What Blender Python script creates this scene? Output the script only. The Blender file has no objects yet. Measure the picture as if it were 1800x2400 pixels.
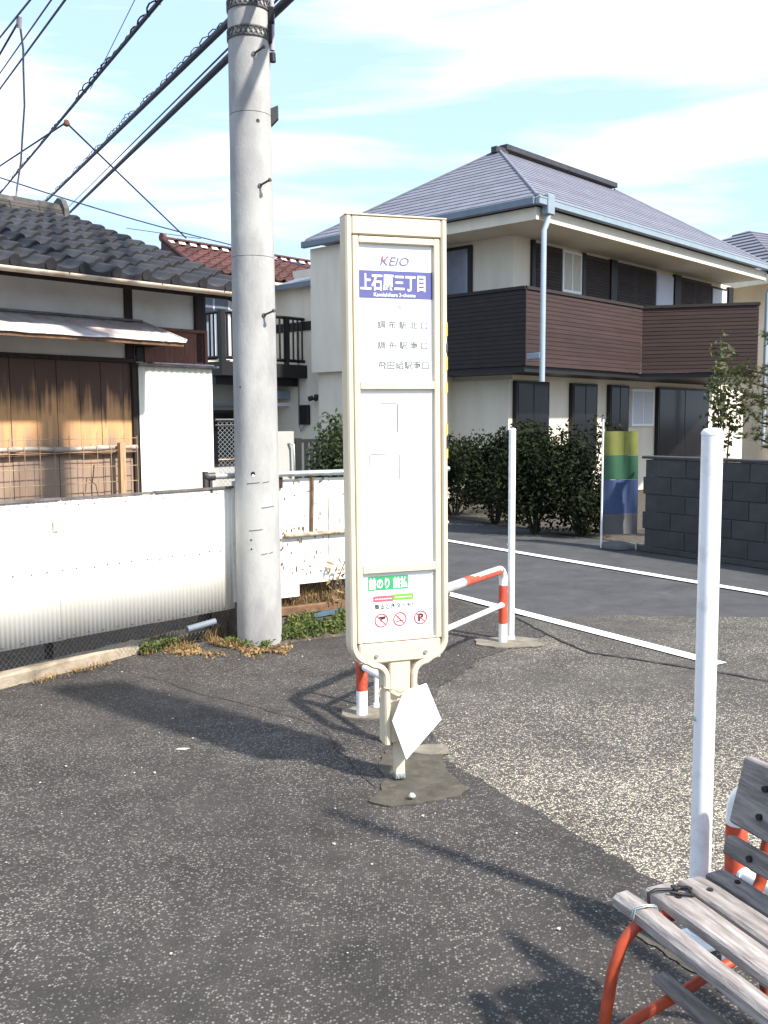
import bpy, bmesh, math, random
from mathutils import Vector, Matrix, noise
random.seed(7)
R = math.radians
S = bpy.context.scene
COL = S.collection

# ------------------------------------------------------------------ camera, sky, sun, exposure
cam_data = bpy.data.cameras.new("camera"); cam = bpy.data.objects.new("camera", cam_data); COL.objects.link(cam)
cam_data.sensor_fit = 'VERTICAL'; cam_data.sensor_height = 24.0; cam_data.lens = 22.2
cam_data.clip_start = 0.05; cam_data.clip_end = 1500
cam.matrix_world = Matrix.Translation((0, 0, 1.5)) @ Matrix.Rotation(R(90 - 5.53), 4, 'X') @ Matrix.Rotation(R(-0.30), 4, 'Z')
S.camera = cam

SUN_AZ, SUN_EL = 129.5, 45.0            # clockwise from +Y
W = bpy.data.worlds.new("World"); S.world = W; W.use_nodes = True
nt = W.node_tree; nt.nodes.clear()
def wn(t, **k):
    n = nt.nodes.new(t)
    for a, b in k.items(): setattr(n, a, b)
    return n
sky = wn('ShaderNodeTexSky', sky_type='NISHITA', sun_disc=False, sun_elevation=R(SUN_EL), sun_rotation=R(SUN_AZ),
         air_density=1.0, dust_density=1.2, ozone_density=1.0)
tc = wn('ShaderNodeTexCoord'); mp = wn('ShaderNodeMapping')
mp.inputs['Rotation'].default_value = (R(6), R(-9), R(20)); mp.inputs['Scale'].default_value = (1.1, 1.1, 7.5); mp.inputs['Location'].default_value = (2.9, 1.3, 0.3)
n1 = wn('ShaderNodeTexNoise'); n1.inputs['Scale'].default_value = 2.5; n1.inputs['Detail'].default_value = 7; n1.inputs['Roughness'].default_value = 0.55
n1.inputs['Distortion'].default_value = 0.3
cr = wn('ShaderNodeValToRGB'); cr.color_ramp.elements[0].position = 0.42; cr.color_ramp.elements[1].position = 0.96
cr.color_ramp.interpolation = 'LINEAR'
mx = wn('ShaderNodeMix', data_type='RGBA'); cloud = wn('ShaderNodeRGB'); cloud.outputs[0].default_value = (8.2, 8.2, 8.3, 1)
pale = wn('ShaderNodeMix', data_type='RGBA'); pale.inputs[0].default_value = 0.78; pale.inputs[7].default_value = (2.75, 3.9, 5.6, 1)
bg = wn('ShaderNodeBackground'); bg.inputs['Strength'].default_value = 0.104
out = wn('ShaderNodeOutputWorld')
L = nt.links.new
L(tc.outputs['Generated'], mp.inputs['Vector']); L(mp.outputs[0], n1.inputs['Vector']); L(n1.outputs['Fac'], cr.inputs[0])
L(sky.outputs[0], pale.inputs[6]); L(pale.outputs[2], mx.inputs[6]); L(cloud.outputs[0], mx.inputs[7]); L(cr.outputs[0], mx.inputs[0])
L(mx.outputs[2], bg.inputs['Color']); L(bg.outputs[0], out.inputs['Surface'])

sd = bpy.data.lights.new("sun", 'SUN'); sd.energy = 3.5; sd.angle = R(2.4); sd.color = (1.0, 0.94, 0.85)
sun = bpy.data.objects.new("sun", sd); COL.objects.link(sun)
sv = Vector((math.sin(R(SUN_AZ)) * math.cos(R(SUN_EL)), math.cos(R(SUN_AZ)) * math.cos(R(SUN_EL)), math.sin(R(SUN_EL))))
sun.location = (6, -6, 12); sun.rotation_euler = sv.to_track_quat('Z', 'Y').to_euler()
S.view_settings.view_transform = 'Standard'; S.view_settings.look = 'None'
S.view_settings.exposure = 1.38; S.view_settings.gamma = 1.0; S.view_settings.use_curve_mapping = False
S.render.engine = 'CYCLES'
S.cycles.max_bounces = 6

# ------------------------------------------------------------------ materials
MAT = {}
def mat(name, c, rough=0.8, vary=0.0, vscale=6.0, c2=None, stretch=None, bump=0.0, bscale=60.0, metal=0.0, spec=0.35, detail=5,
        dirt=0.0, dirtc=(0.06, 0.05, 0.04), dscale=3.0, objvar=0.0, lo=0.35, hi=0.65, transl=0.0):
    """procedural material: base colour c, mixed towards c2 by noise, a second dirt noise, optional per-object variation and bump"""
    m = bpy.data.materials.new(name); m.use_nodes = True; t = m.node_tree; b = t.nodes['Principled BSDF']; K = t.links.new
    b.inputs['Roughness'].default_value = rough; b.inputs['Metallic'].default_value = metal; b.inputs['Specular IOR Level'].default_value = spec
    co = t.nodes.new('ShaderNodeTexCoord').outputs['Object']
    vec = co
    if stretch:
        p = t.nodes.new('ShaderNodeMapping'); p.inputs['Scale'].default_value = stretch; K(co, p.inputs[0]); vec = p.outputs[0]
    def nz(v, s, d=detail):
        n = t.nodes.new('ShaderNodeTexNoise'); n.inputs['Scale'].default_value = s; n.inputs['Detail'].default_value = d
        n.inputs['Roughness'].default_value = 0.62; K(v, n.inputs['Vector']); return n.outputs['Fac']
    def ramp(f, a, z):
        r = t.nodes.new('ShaderNodeMapRange'); r.inputs[1].default_value = a; r.inputs[2].default_value = z; K(f, r.inputs[0]); return r.outputs[0]
    def mixc(f, a, bcol):
        x = t.nodes.new('ShaderNodeMix'); x.data_type = 'RGBA'
        if isinstance(f, float): x.inputs[0].default_value = f
        else: K(f, x.inputs[0])
        for i, q in ((6, a), (7, bcol)):
            if isinstance(q, tuple): x.inputs[i].default_value = (*q, 1)
            else: K(q, x.inputs[i])
        return x.outputs[2]
    cur = (*c,)
    if vary > 0 or c2:
        c2 = c2 or tuple(max(0, q * (1 - vary)) for q in c)
        cur = mixc(ramp(nz(vec, vscale), lo, hi), tuple(c), tuple(c2))
    if dirt > 0:
        f = ramp(nz(vec, dscale, 8), 0.52, 0.75)
        mm = t.nodes.new('ShaderNodeMath'); mm.operation = 'MULTIPLY'; mm.inputs[1].default_value = dirt; K(f, mm.inputs[0])
        cur = mixc(mm.outputs[0], cur, dirtc)
    if objvar > 0:
        oi = t.nodes.new('ShaderNodeObjectInfo'); h = t.nodes.new('ShaderNodeHueSaturation')
        r = t.nodes.new('ShaderNodeMapRange'); r.inputs[3].default_value = 1 - objvar; r.inputs[4].default_value = 1 + objvar
        K(oi.outputs['Random'], r.inputs[0]); K(r.outputs[0], h.inputs['Value'])
        if isinstance(cur, tuple): h.inputs['Color'].default_value = (*cur, 1)
        else: K(cur, h.inputs['Color'])
        cur = h.outputs[0]
    if isinstance(cur, tuple): b.inputs['Base Color'].default_value = (*cur, 1)
    else: K(cur, b.inputs['Base Color'])
    if bump > 0:
        bp = t.nodes.new('ShaderNodeBump'); bp.inputs['Strength'].default_value = bump; bp.inputs['Distance'].default_value = 0.01
        K(nz(vec, bscale, 4), bp.inputs['Height']); K(bp.outputs[0], b.inputs['Normal'])
    if transl > 0:
        tr = t.nodes.new('ShaderNodeBsdfTranslucent'); ms = t.nodes.new('ShaderNodeMixShader'); ms.inputs[0].default_value = transl
        if isinstance(cur, tuple): tr.inputs[0].default_value = (*cur, 1)
        else: K(cur, tr.inputs[0])
        K(b.outputs[0], ms.inputs[1]); K(tr.outputs[0], ms.inputs[2]); K(ms.outputs[0], t.nodes['Material Output'].inputs['Surface'])
    MAT[name] = m
    return m

def asphalt(name, binder, stone, amount, scale, tint, tint_amt, bump=0.5, worn=None):
    m = bpy.data.materials.new(name); m.use_nodes = True; t = m.node_tree; b = t.nodes['Principled BSDF']; K = t.links.new
    b.inputs['Roughness'].default_value = 0.9; b.inputs['Specular IOR Level'].default_value = 0.25
    co = t.nodes.new('ShaderNodeTexCoord').outputs['Object']
    v = t.nodes.new('ShaderNodeTexVoronoi'); v.inputs['Scale'].default_value = scale; v.inputs['Randomness'].default_value = 1.0; K(co, v.inputs['Vector'])
    sp = t.nodes.new('ShaderNodeSeparateColor'); K(v.outputs['Color'], sp.inputs[0])
    big = t.nodes.new('ShaderNodeTexNoise'); big.inputs['Scale'].default_value = 0.9; big.inputs['Detail'].default_value = 5; K(co, big.inputs['Vector'])
    mid = t.nodes.new('ShaderNodeTexNoise'); mid.inputs['Scale'].default_value = 7; mid.inputs['Detail'].default_value = 6; K(co, mid.inputs['Vector'])
    # threshold of visible stones varies over the surface
    th = t.nodes.new('ShaderNodeMapRange'); th.inputs[1].default_value = 0.3; th.inputs[2].default_value = 0.7
    th.inputs[3].default_value = 1 - amount * 0.55; th.inputs[4].default_value = 1 - amount * 1.45; K(big.outputs['Fac'], th.inputs[0])
    thr = th.outputs[0]
    if worn:
        px_, py_, rad_ = worn
        g = t.nodes.new('ShaderNodeVectorMath'); g.operation = 'DISTANCE'; g.inputs[1].default_value = (px_, py_, 0); K(co, g.inputs[0])
        wm = t.nodes.new('ShaderNodeMapRange'); wm.inputs[2].default_value = rad_; wm.inputs[3].default_value = -0.46; wm.inputs[4].default_value = 0.17; K(g.outputs['Value'], wm.inputs[0])
        ad = t.nodes.new('ShaderNodeMath'); ad.operation = 'ADD'; K(thr, ad.inputs[0]); K(wm.outputs[0], ad.inputs[1]); thr = ad.outputs[0]
    su = t.nodes.new('ShaderNodeMath'); su.operation = 'SUBTRACT'; K(sp.outputs[0], su.inputs[0]); K(thr, su.inputs[1])
    mr = t.nodes.new('ShaderNodeMapRange'); mr.inputs[1].default_value = -0.04; mr.inputs[2].default_value = 0.40; K(su.outputs[0], mr.inputs[0])
    ed = t.nodes.new('ShaderNodeMapRange'); ed.inputs[1].default_value = 0.62; ed.inputs[2].default_value = 0.30; K(v.outputs['Distance'], ed.inputs[0])
    mu = t.nodes.new('ShaderNodeMath'); mu.operation = 'MULTIPLY'; K(mr.outputs[0], mu.inputs[0]); K(ed.outputs[0], mu.inputs[1])
    bn = t.nodes.new('ShaderNodeMix'); bn.data_type = 'RGBA'
    bm_ = t.nodes.new('ShaderNodeMapRange'); bm_.inputs[1].default_value = 0.35; bm_.inputs[2].default_value = 0.68; bm_.inputs[4].default_value = tint_amt; K(mid.outputs['Fac'], bm_.inputs[0])
    K(bm_.outputs[0], bn.inputs[0]); bn.inputs[6].default_value = (*binder, 1); bn.inputs[7].default_value = (*tint, 1)
    st = t.nodes.new('ShaderNodeMix'); st.data_type = 'RGBA'; K(sp.outputs[1], st.inputs[0])
    st.inputs[6].default_value = (*[q * 0.55 for q in stone], 1); st.inputs[7].default_value = (*stone, 1)
    fx = t.nodes.new('ShaderNodeMix'); fx.data_type = 'RGBA'; K(mu.outputs[0], fx.inputs[0]); K(bn.outputs[2], fx.inputs[6]); K(st.outputs[2], fx.inputs[7])
    # broad wear, dust and damp patches
    wv = t.nodes.new('ShaderNodeTexNoise'); wv.inputs['Scale'].default_value = 2.3; wv.inputs['Detail'].default_value = 8; wv.inputs['Roughness'].default_value = 0.68; wv.inputs['Distortion'].default_value = 0.6; K(co, wv.inputs['Vector'])
    wr = t.nodes.new('ShaderNodeMapRange'); wr.inputs[1].default_value = 0.32; wr.inputs[2].default_value = 0.70; wr.inputs[3].default_value = 0.74; wr.inputs[4].default_value = 1.24; K(wv.outputs['Fac'], wr.inputs[0])
    hs = t.nodes.new('ShaderNodeHueSaturation'); K(wr.outputs[0], hs.inputs['Value']); K(fx.outputs[2], hs.inputs['Color'])
    du = t.nodes.new('ShaderNodeMapRange'); du.inputs[1].default_value = 0.62; du.inputs[2].default_value = 0.78; du.inputs[4].default_value = 0.45; K(wv.outputs['Fac'], du.inputs[0])
    dm = t.nodes.new('ShaderNodeMix'); dm.data_type = 'RGBA'; K(du.outputs[0], dm.inputs[0]); K(hs.outputs[0], dm.inputs[6]); dm.inputs[7].default_value = (0.13, 0.105, 0.08, 1)
    K(dm.outputs[2], b.inputs['Base Color'])
    bp = t.nodes.new('ShaderNodeBump'); bp.inputs['Strength'].default_value = bump; bp.inputs['Distance'].default_value = 0.006; bp.invert = True
    K(v.outputs['Distance'], bp.inputs['Height']); K(bp.outputs[0], b.inputs['Normal'])
    MAT[name] = m

asphalt('old_pavement', (0.066, 0.062, 0.057), (0.76, 0.66, 0.51), 0.44, 122, (0.088, 0.080, 0.071), 0.9, 0.8, worn=(0.85, 3.0, 2.3))
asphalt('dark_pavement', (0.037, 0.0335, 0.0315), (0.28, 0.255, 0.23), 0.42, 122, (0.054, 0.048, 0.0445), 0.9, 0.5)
asphalt('road_asphalt', (0.060, 0.060, 0.062), (0.11, 0.11, 0.11), 0.20, 70, (0.068, 0.068, 0.070), 0.8, 0.3)
mat('earth', (0.10, 0.085, 0.065), 0.95, c2=(0.05, 0.042, 0.033), vscale=14, bump=0.8, bscale=50)
mat('pad_concrete', (0.088, 0.078, 0.060), 0.9, c2=(0.046, 0.041, 0.032), vscale=9, bump=0.5, bscale=70, dirt=0.6, dirtc=(0.17, 0.15, 0.10), dscale=14)
mat('pale_concrete', (0.24, 0.21, 0.165), 0.9, c2=(0.13, 0.115, 0.09), vscale=10, bump=0.4, bscale=80)
mat('kerb_stone', (0.40, 0.33, 0.25), 0.9, c2=(0.23, 0.19, 0.14), vscale=8, bump=0.5, bscale=60, dirt=0.5, dscale=7)
mat('line_paint', (0.80, 0.80, 0.78), 0.7, dirt=0.25, dirtc=(0.3, 0.3, 0.3), dscale=16)
mat('crack', (0.025, 0.025, 0.025), 0.95, vary=0.3)
mat('white_sheet', (0.86, 0.83, 0.75), 0.6, vary=0.06, vscale=3, dirt=0.18, dirtc=(0.62, 0.55, 0.36), dscale=2.2)
mat('sheet_back', (0.30, 0.29, 0.26), 0.7, vary=0.3)
mat('old_sheet', (0.78, 0.76, 0.70), 0.75, vary=0.08, vscale=4, dirt=0.75, dirtc=(0.20, 0.11, 0.05), dscale=7, detail=7, lo=.3, hi=.7)
mat('screw', (0.10, 0.09, 0.08), 0.6, vary=0.2)
mat('galvanised', (0.46, 0.50, 0.49), 0.42, vary=0.25, vscale=25, metal=0.6)
mat('dark_steel', (0.09, 0.085, 0.085), 0.5, vary=0.3, metal=0.5)
mat('rusty_pipe', (0.55, 0.47, 0.36), 0.8, c2=(0.20, 0.10, 0.05), vscale=16, bump=0.3)
mat('rust_brown', (0.20, 0.11, 0.06), 0.9, c2=(0.10, 0.055, 0.032), vscale=20, bump=0.3)
mat('pole_concrete', (0.41, 0.405, 0.385), 0.88, c2=(0.30, 0.295, 0.29), vscale=3.4, bump=0.25, bscale=90, dirt=0.7, dirtc=(0.17, 0.165, 0.165), dscale=3.0, stretch=(1, 1, 0.45), lo=.38, hi=.62)
mat('cream_paint', (0.62, 0.535, 0.395), 0.5, vary=0.08, vscale=4, dirt=0.15, dirtc=(0.45, 0.36, 0.24), dscale=12)
mat('panel_white', (0.86, 0.86, 0.85), 0.35, vary=0.02)
mat('print_blue', (0.10, 0.105, 0.27), 0.5, vary=0.08)
mat('print_white', (0.88, 0.88, 0.88), 0.5, vary=0.02)
mat('print_grey', (0.15, 0.155, 0.15), 0.6, vary=0.1)
mat('print_faint', (0.36, 0.36, 0.39), 0.6, vary=0.1)
mat('print_mauve', (0.15, 0.14, 0.24), 0.6, vary=0.1)
mat('print_pink', (0.50, 0.115, 0.15), 0.6, vary=0.1)
mat('print_pale_pink', (0.62, 0.26, 0.26), 0.6, vary=0.1)
mat('print_green', (0.045, 0.34, 0.13), 0.6, vary=0.15)
mat('print_lime', (0.17, 0.40, 0.05), 0.6, vary=0.1)
mat('print_red', (0.75, 0.05, 0.07), 0.6, vary=0.1)
mat('print_black', (0.03, 0.035, 0.035), 0.6, vary=0.1)
mat('tape_yellow', (0.62, 0.47, 0.11), 0.5, vary=0.15, dirt=0.3)
mat('tape_black', (0.03, 0.03, 0.03), 0.5, vary=0.2)
mat('white_paint', (0.78, 0.78, 0.78), 0.42, vary=0.06, dirt=0.4, dirtc=(0.36, 0.32, 0.26), dscale=16)
mat('red_paint', (0.52, 0.085, 0.040), 0.5, c2=(0.42, 0.062, 0.032), vscale=10, dirt=0.3, dirtc=(0.5, 0.3, 0.25), dscale=22)
mat('orange_red_steel', (0.42, 0.065, 0.022), 0.5, c2=(0.24, 0.035, 0.018), vscale=13, dirt=0.35, dirtc=(0.10, 0.03, 0.02), dscale=20)
mat('bench_wood', (0.37, 0.335, 0.312), 0.85, c2=(0.165, 0.140, 0.130), vscale=9, stretch=(0.9, 7, 7), bump=0.5, bscale=14, dirt=0.5, dirtc=(0.10, 0.055, 0.045), dscale=5, objvar=0.16, detail=8)
mat('bench_wood_dark', (0.25, 0.222, 0.208), 0.85, c2=(0.11, 0.095, 0.09), vscale=8, stretch=(1.0, 7, 7), bump=0.5, bscale=14, objvar=0.12, detail=8)
mat('string', (0.55, 0.48, 0.33), 0.9, vary=0.3)
mat('card_plastic', (0.86, 0.86, 0.87), 0.3, vary=0.02)
mat('plaster_white', (0.72, 0.71, 0.68), 0.9, c2=(0.60, 0.59, 0.56), vscale=3, bump=0.1, dirt=0.35, dirtc=(0.33, 0.33, 0.31), dscale=2.5)
mat('timber_dark', (0.045, 0.030, 0.025), 0.8, c2=(0.022, 0.017, 0.015), vscale=8, stretch=(6, 6, 0.6), bump=0.3)
mat('timber_brown', (0.20, 0.088, 0.058), 0.8, c2=(0.11, 0.048, 0.034), vscale=10, stretch=(8, 8, 0.6), bump=0.3, objvar=0.1)
mat('kawara', (0.046, 0.045, 0.050), 0.62, c2=(0.024, 0.024, 0.028), vscale=6, bump=0.3, objvar=0.30, spec=0.22)
mat('kawara_old', (0.10, 0.09, 0.08), 0.7, c2=(0.05, 0.046, 0.042), vscale=9, bump=0.3, objvar=0.2)
mat('red_tile', (0.085, 0.032, 0.026), 0.6, c2=(0.06, 0.022, 0.019), vscale=6, objvar=0.28)
mat('mortar_white', (0.72, 0.66, 0.60), 0.9, vary=0.15)
mat('tin_awning', (0.74, 0.73, 0.74), 0.5, c2=(0.50, 0.33, 0.30), vscale=3.0, stretch=(2.2, 1, 1), metal=0.15, dirt=0.4, dirtc=(0.24, 0.12, 0.09), dscale=5, lo=.42, hi=.72)
mat('gutter_cream', (0.55, 0.48, 0.38), 0.6, c2=(0.33, 0.26, 0.19), vscale=6)
mat('white_metal_cream', (0.84, 0.80, 0.66), 0.55, vary=0.04, dirt=0.1, dirtc=(0.6, 0.5, 0.35))
mat('cap_metal', (0.20, 0.18, 0.17), 0.55, c2=(0.10, 0.085, 0.08), vscale=9, metal=0.3)
mat('cream_wall', (0.74, 0.675, 0.555), 0.9, c2=(0.68, 0.615, 0.50), vscale=1.2, bump=0.15, bscale=120, dirt=0.22, dirtc=(0.42, 0.38, 0.31), dscale=1.6, stretch=(2.2, 2.2, 0.5))
mat('grey_wall', (0.42, 0.41, 0.38), 0.9, vary=0.12, vscale=2)
mat('slate', (0.165, 0.168, 0.205), 0.62, c2=(0.13, 0.132, 0.162), vscale=2.2, stretch=(2, 2, 2), objvar=0.10, spec=0.4, dirt=0.3, dirtc=(0.09, 0.09, 0.11), dscale=4)
mat('slate_dark', (0.05, 0.048, 0.055), 0.6, vary=0.3)
mat('gutter_blue', (0.24, 0.295, 0.34), 0.45, vary=0.12)
mat('gutter_slate', (0.17, 0.20, 0.24), 0.5, vary=0.15)
mat('pipe_blue', (0.33, 0.395, 0.445), 0.4, vary=0.10)
mat('pipe_slate', (0.20, 0.225, 0.28), 0.5, vary=0.12)
mat('siding_brown', (0.043, 0.0225, 0.0195), 0.75, c2=(0.027, 0.0155, 0.014), vscale=3, stretch=(0.6, 0.6, 7), bump=0.2, objvar=0.16)
mat('siding_dark', (0.026, 0.0195, 0.0185), 0.75, vary=0.25, objvar=0.10)
mat('louver_dark', (0.050, 0.036, 0.032), 0.65, vary=0.25, objvar=0.08)
mat('frame_black', (0.016, 0.015, 0.016), 0.5, vary=0.2)
mat('curtain_pale', (0.58, 0.56, 0.47), 0.9, vary=0.25, vscale=9, stretch=(9, 9, 0.5))
mat('blind_white', (0.62, 0.64, 0.70), 0.8, vary=0.05)
mat('glass_dull', (0.20, 0.23, 0.29), 0.12, vary=0.15, spec=0.6)
mat('glass_dark', (0.010, 0.010, 0.013), 0.12, vary=0.2, spec=0.18)
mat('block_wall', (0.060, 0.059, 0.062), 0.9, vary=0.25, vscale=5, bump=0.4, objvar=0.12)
mat('bark', (0.055, 0.045, 0.036), 0.95, c2=(0.028, 0.022, 0.018), vscale=14, bump=0.8)
mat('leaf_dark', (0.030, 0.045, 0.018), 0.6, c2=(0.055, 0.075, 0.028), vscale=5, transl=0.25)
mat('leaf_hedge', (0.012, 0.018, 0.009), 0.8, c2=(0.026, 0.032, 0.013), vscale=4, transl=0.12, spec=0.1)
mat('leaf_olive', (0.10, 0.115, 0.045), 0.55, c2=(0.045, 0.065, 0.025), vscale=5, transl=0.3)
mat('leaf_pine', (0.055, 0.085, 0.028), 0.6, c2=(0.13, 0.12, 0.045), vscale=2.2, transl=0.25)
mat('weed_green', (0.075, 0.12, 0.03), 0.7, c2=(0.15, 0.17, 0.05), vscale=6, transl=0.3)
mat('straw', (0.36, 0.25, 0.11), 0.9, c2=(0.20, 0.12, 0.055), vscale=9, transl=0.2)
mat('litter_pale', (0.6, 0.57, 0.5), 0.9, vary=0.4, vscale=30)
mat('cable_black', (0.020, 0.018, 0.034), 0.6, vary=0.2)
mat('cable_blue', (0.035, 0.035, 0.085), 0.6, vary=0.2)
mat('conduit_grey', (0.36, 0.36, 0.42), 0.5, vary=0.1)
mat('bamboo', (0.44, 0.39, 0.33), 0.7, c2=(0.24, 0.20, 0.17), vscale=10)
mat('stake_wood', (0.46, 0.31, 0.17), 0.85, c2=(0.30, 0.19, 0.10), vscale=10, stretch=(6, 6, 0.6))
mat('mesh_wire', (0.42, 0.31, 0.19), 0.7, vary=0.3)
mat('dimmed_lime', (0.13, 0.14, 0.035), 0.9, vary=0.15)  # band colours darkened to carry shade, though the bands stand in sun
mat('dimmed_green', (0.025, 0.085, 0.045), 0.9, vary=0.15)
mat('dimmed_blue', (0.045, 0.07, 0.15), 0.9, vary=0.15)
mat('plastic_grey', (0.10, 0.10, 0.10), 0.7, vary=0.15)
mat('blue_debris', (0.07, 0.13, 0.17), 0.7, vary=0.2)

# stained wooden shutter boards: dark weathered top running down in streaks, bare wood lower down
def stained():
    m = bpy.data.materials.new('stained_boards'); m.use_nodes = True; t = m.node_tree; b = t.nodes['Principled BSDF']; K = t.links.new
    b.inputs['Roughness'].default_value = 0.85
    co = t.nodes.new('ShaderNodeTexCoord').outputs['Object']
    mp = t.nodes.new('ShaderNodeMapping'); mp.inputs['Scale'].default_value = (26, 26, 1.2); K(co, mp.inputs[0])
    a = t.nodes.new('ShaderNodeTexNoise'); a.inputs['Scale'].default_value = 1.0; a.inputs['Detail'].default_value = 6; K(mp.outputs[0], a.inputs['Vector'])
    lo = t.nodes.new('ShaderNodeTexNoise'); lo.inputs['Scale'].default_value = 4.5; lo.inputs['Detail'].default_value = 3; K(co, lo.inputs['Vector'])
    sx = t.nodes.new('ShaderNodeSeparateXYZ'); K(co, sx.inputs[0])
    def M(op, x, y):
        n = t.nodes.new('ShaderNodeMath'); n.operation = op
        for i, q in enumerate((x, y)):
            if isinstance(q, (int, float)): n.inputs[i].default_value = q
            else: K(q, n.inputs[i])
        return n.outputs[0]
    h = M('ADD', sx.outputs[2], M('MULTIPLY', M('SUBTRACT', a.outputs['Fac'], 0.5), 0.62))
    h = M('ADD', h, M('MULTIPLY', M('SUBTRACT', lo.outputs['Fac'], 0.5), 0.30))
    r = t.nodes.new('ShaderNodeMapRange'); r.inputs[1].default_value = 1.54; r.inputs[2].default_value = 1.72; K(h, r.inputs[0])
    g = t.nodes.new('ShaderNodeMix'); g.data_type = 'RGBA'; K(a.outputs['Fac'], g.inputs[0])
    g.inputs[6].default_value = (0.50, 0.255, 0.10, 1); g.inputs[7].default_value = (0.64, 0.36, 0.17, 1)
    r2 = t.nodes.new('ShaderNodeMapRange'); r2.inputs[1].default_value = 1.45; r2.inputs[2].default_value = 1.25; K(h, r2.inputs[0])
    g2 = t.nodes.new('ShaderNodeMix'); g2.data_type = 'RGBA'; K(r2.outputs[0], g2.inputs[0]); K(g.outputs[2], g2.inputs[6]); g2.inputs[7].default_value = (0.29, 0.20, 0.145, 1)
    x = t.nodes.new('ShaderNodeMix'); x.data_type = 'RGBA'; K(r.outputs[0], x.inputs[0]); K(g2.outputs[2], x.inputs[6]); x.inputs[7].default_value = (0.095, 0.055, 0.040, 1)
    K(x.outputs[2], b.inputs['Base Color'])
    bp = t.nodes.new('ShaderNodeBump'); bp.inputs['Strength'].default_value = 0.3; bp.inputs['Distance'].default_value = 0.004; K(a.outputs['Fac'], bp.inputs['Height']); K(bp.outputs[0], b.inputs['Normal'])
    MAT['stained_boards'] = m
stained()

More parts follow.
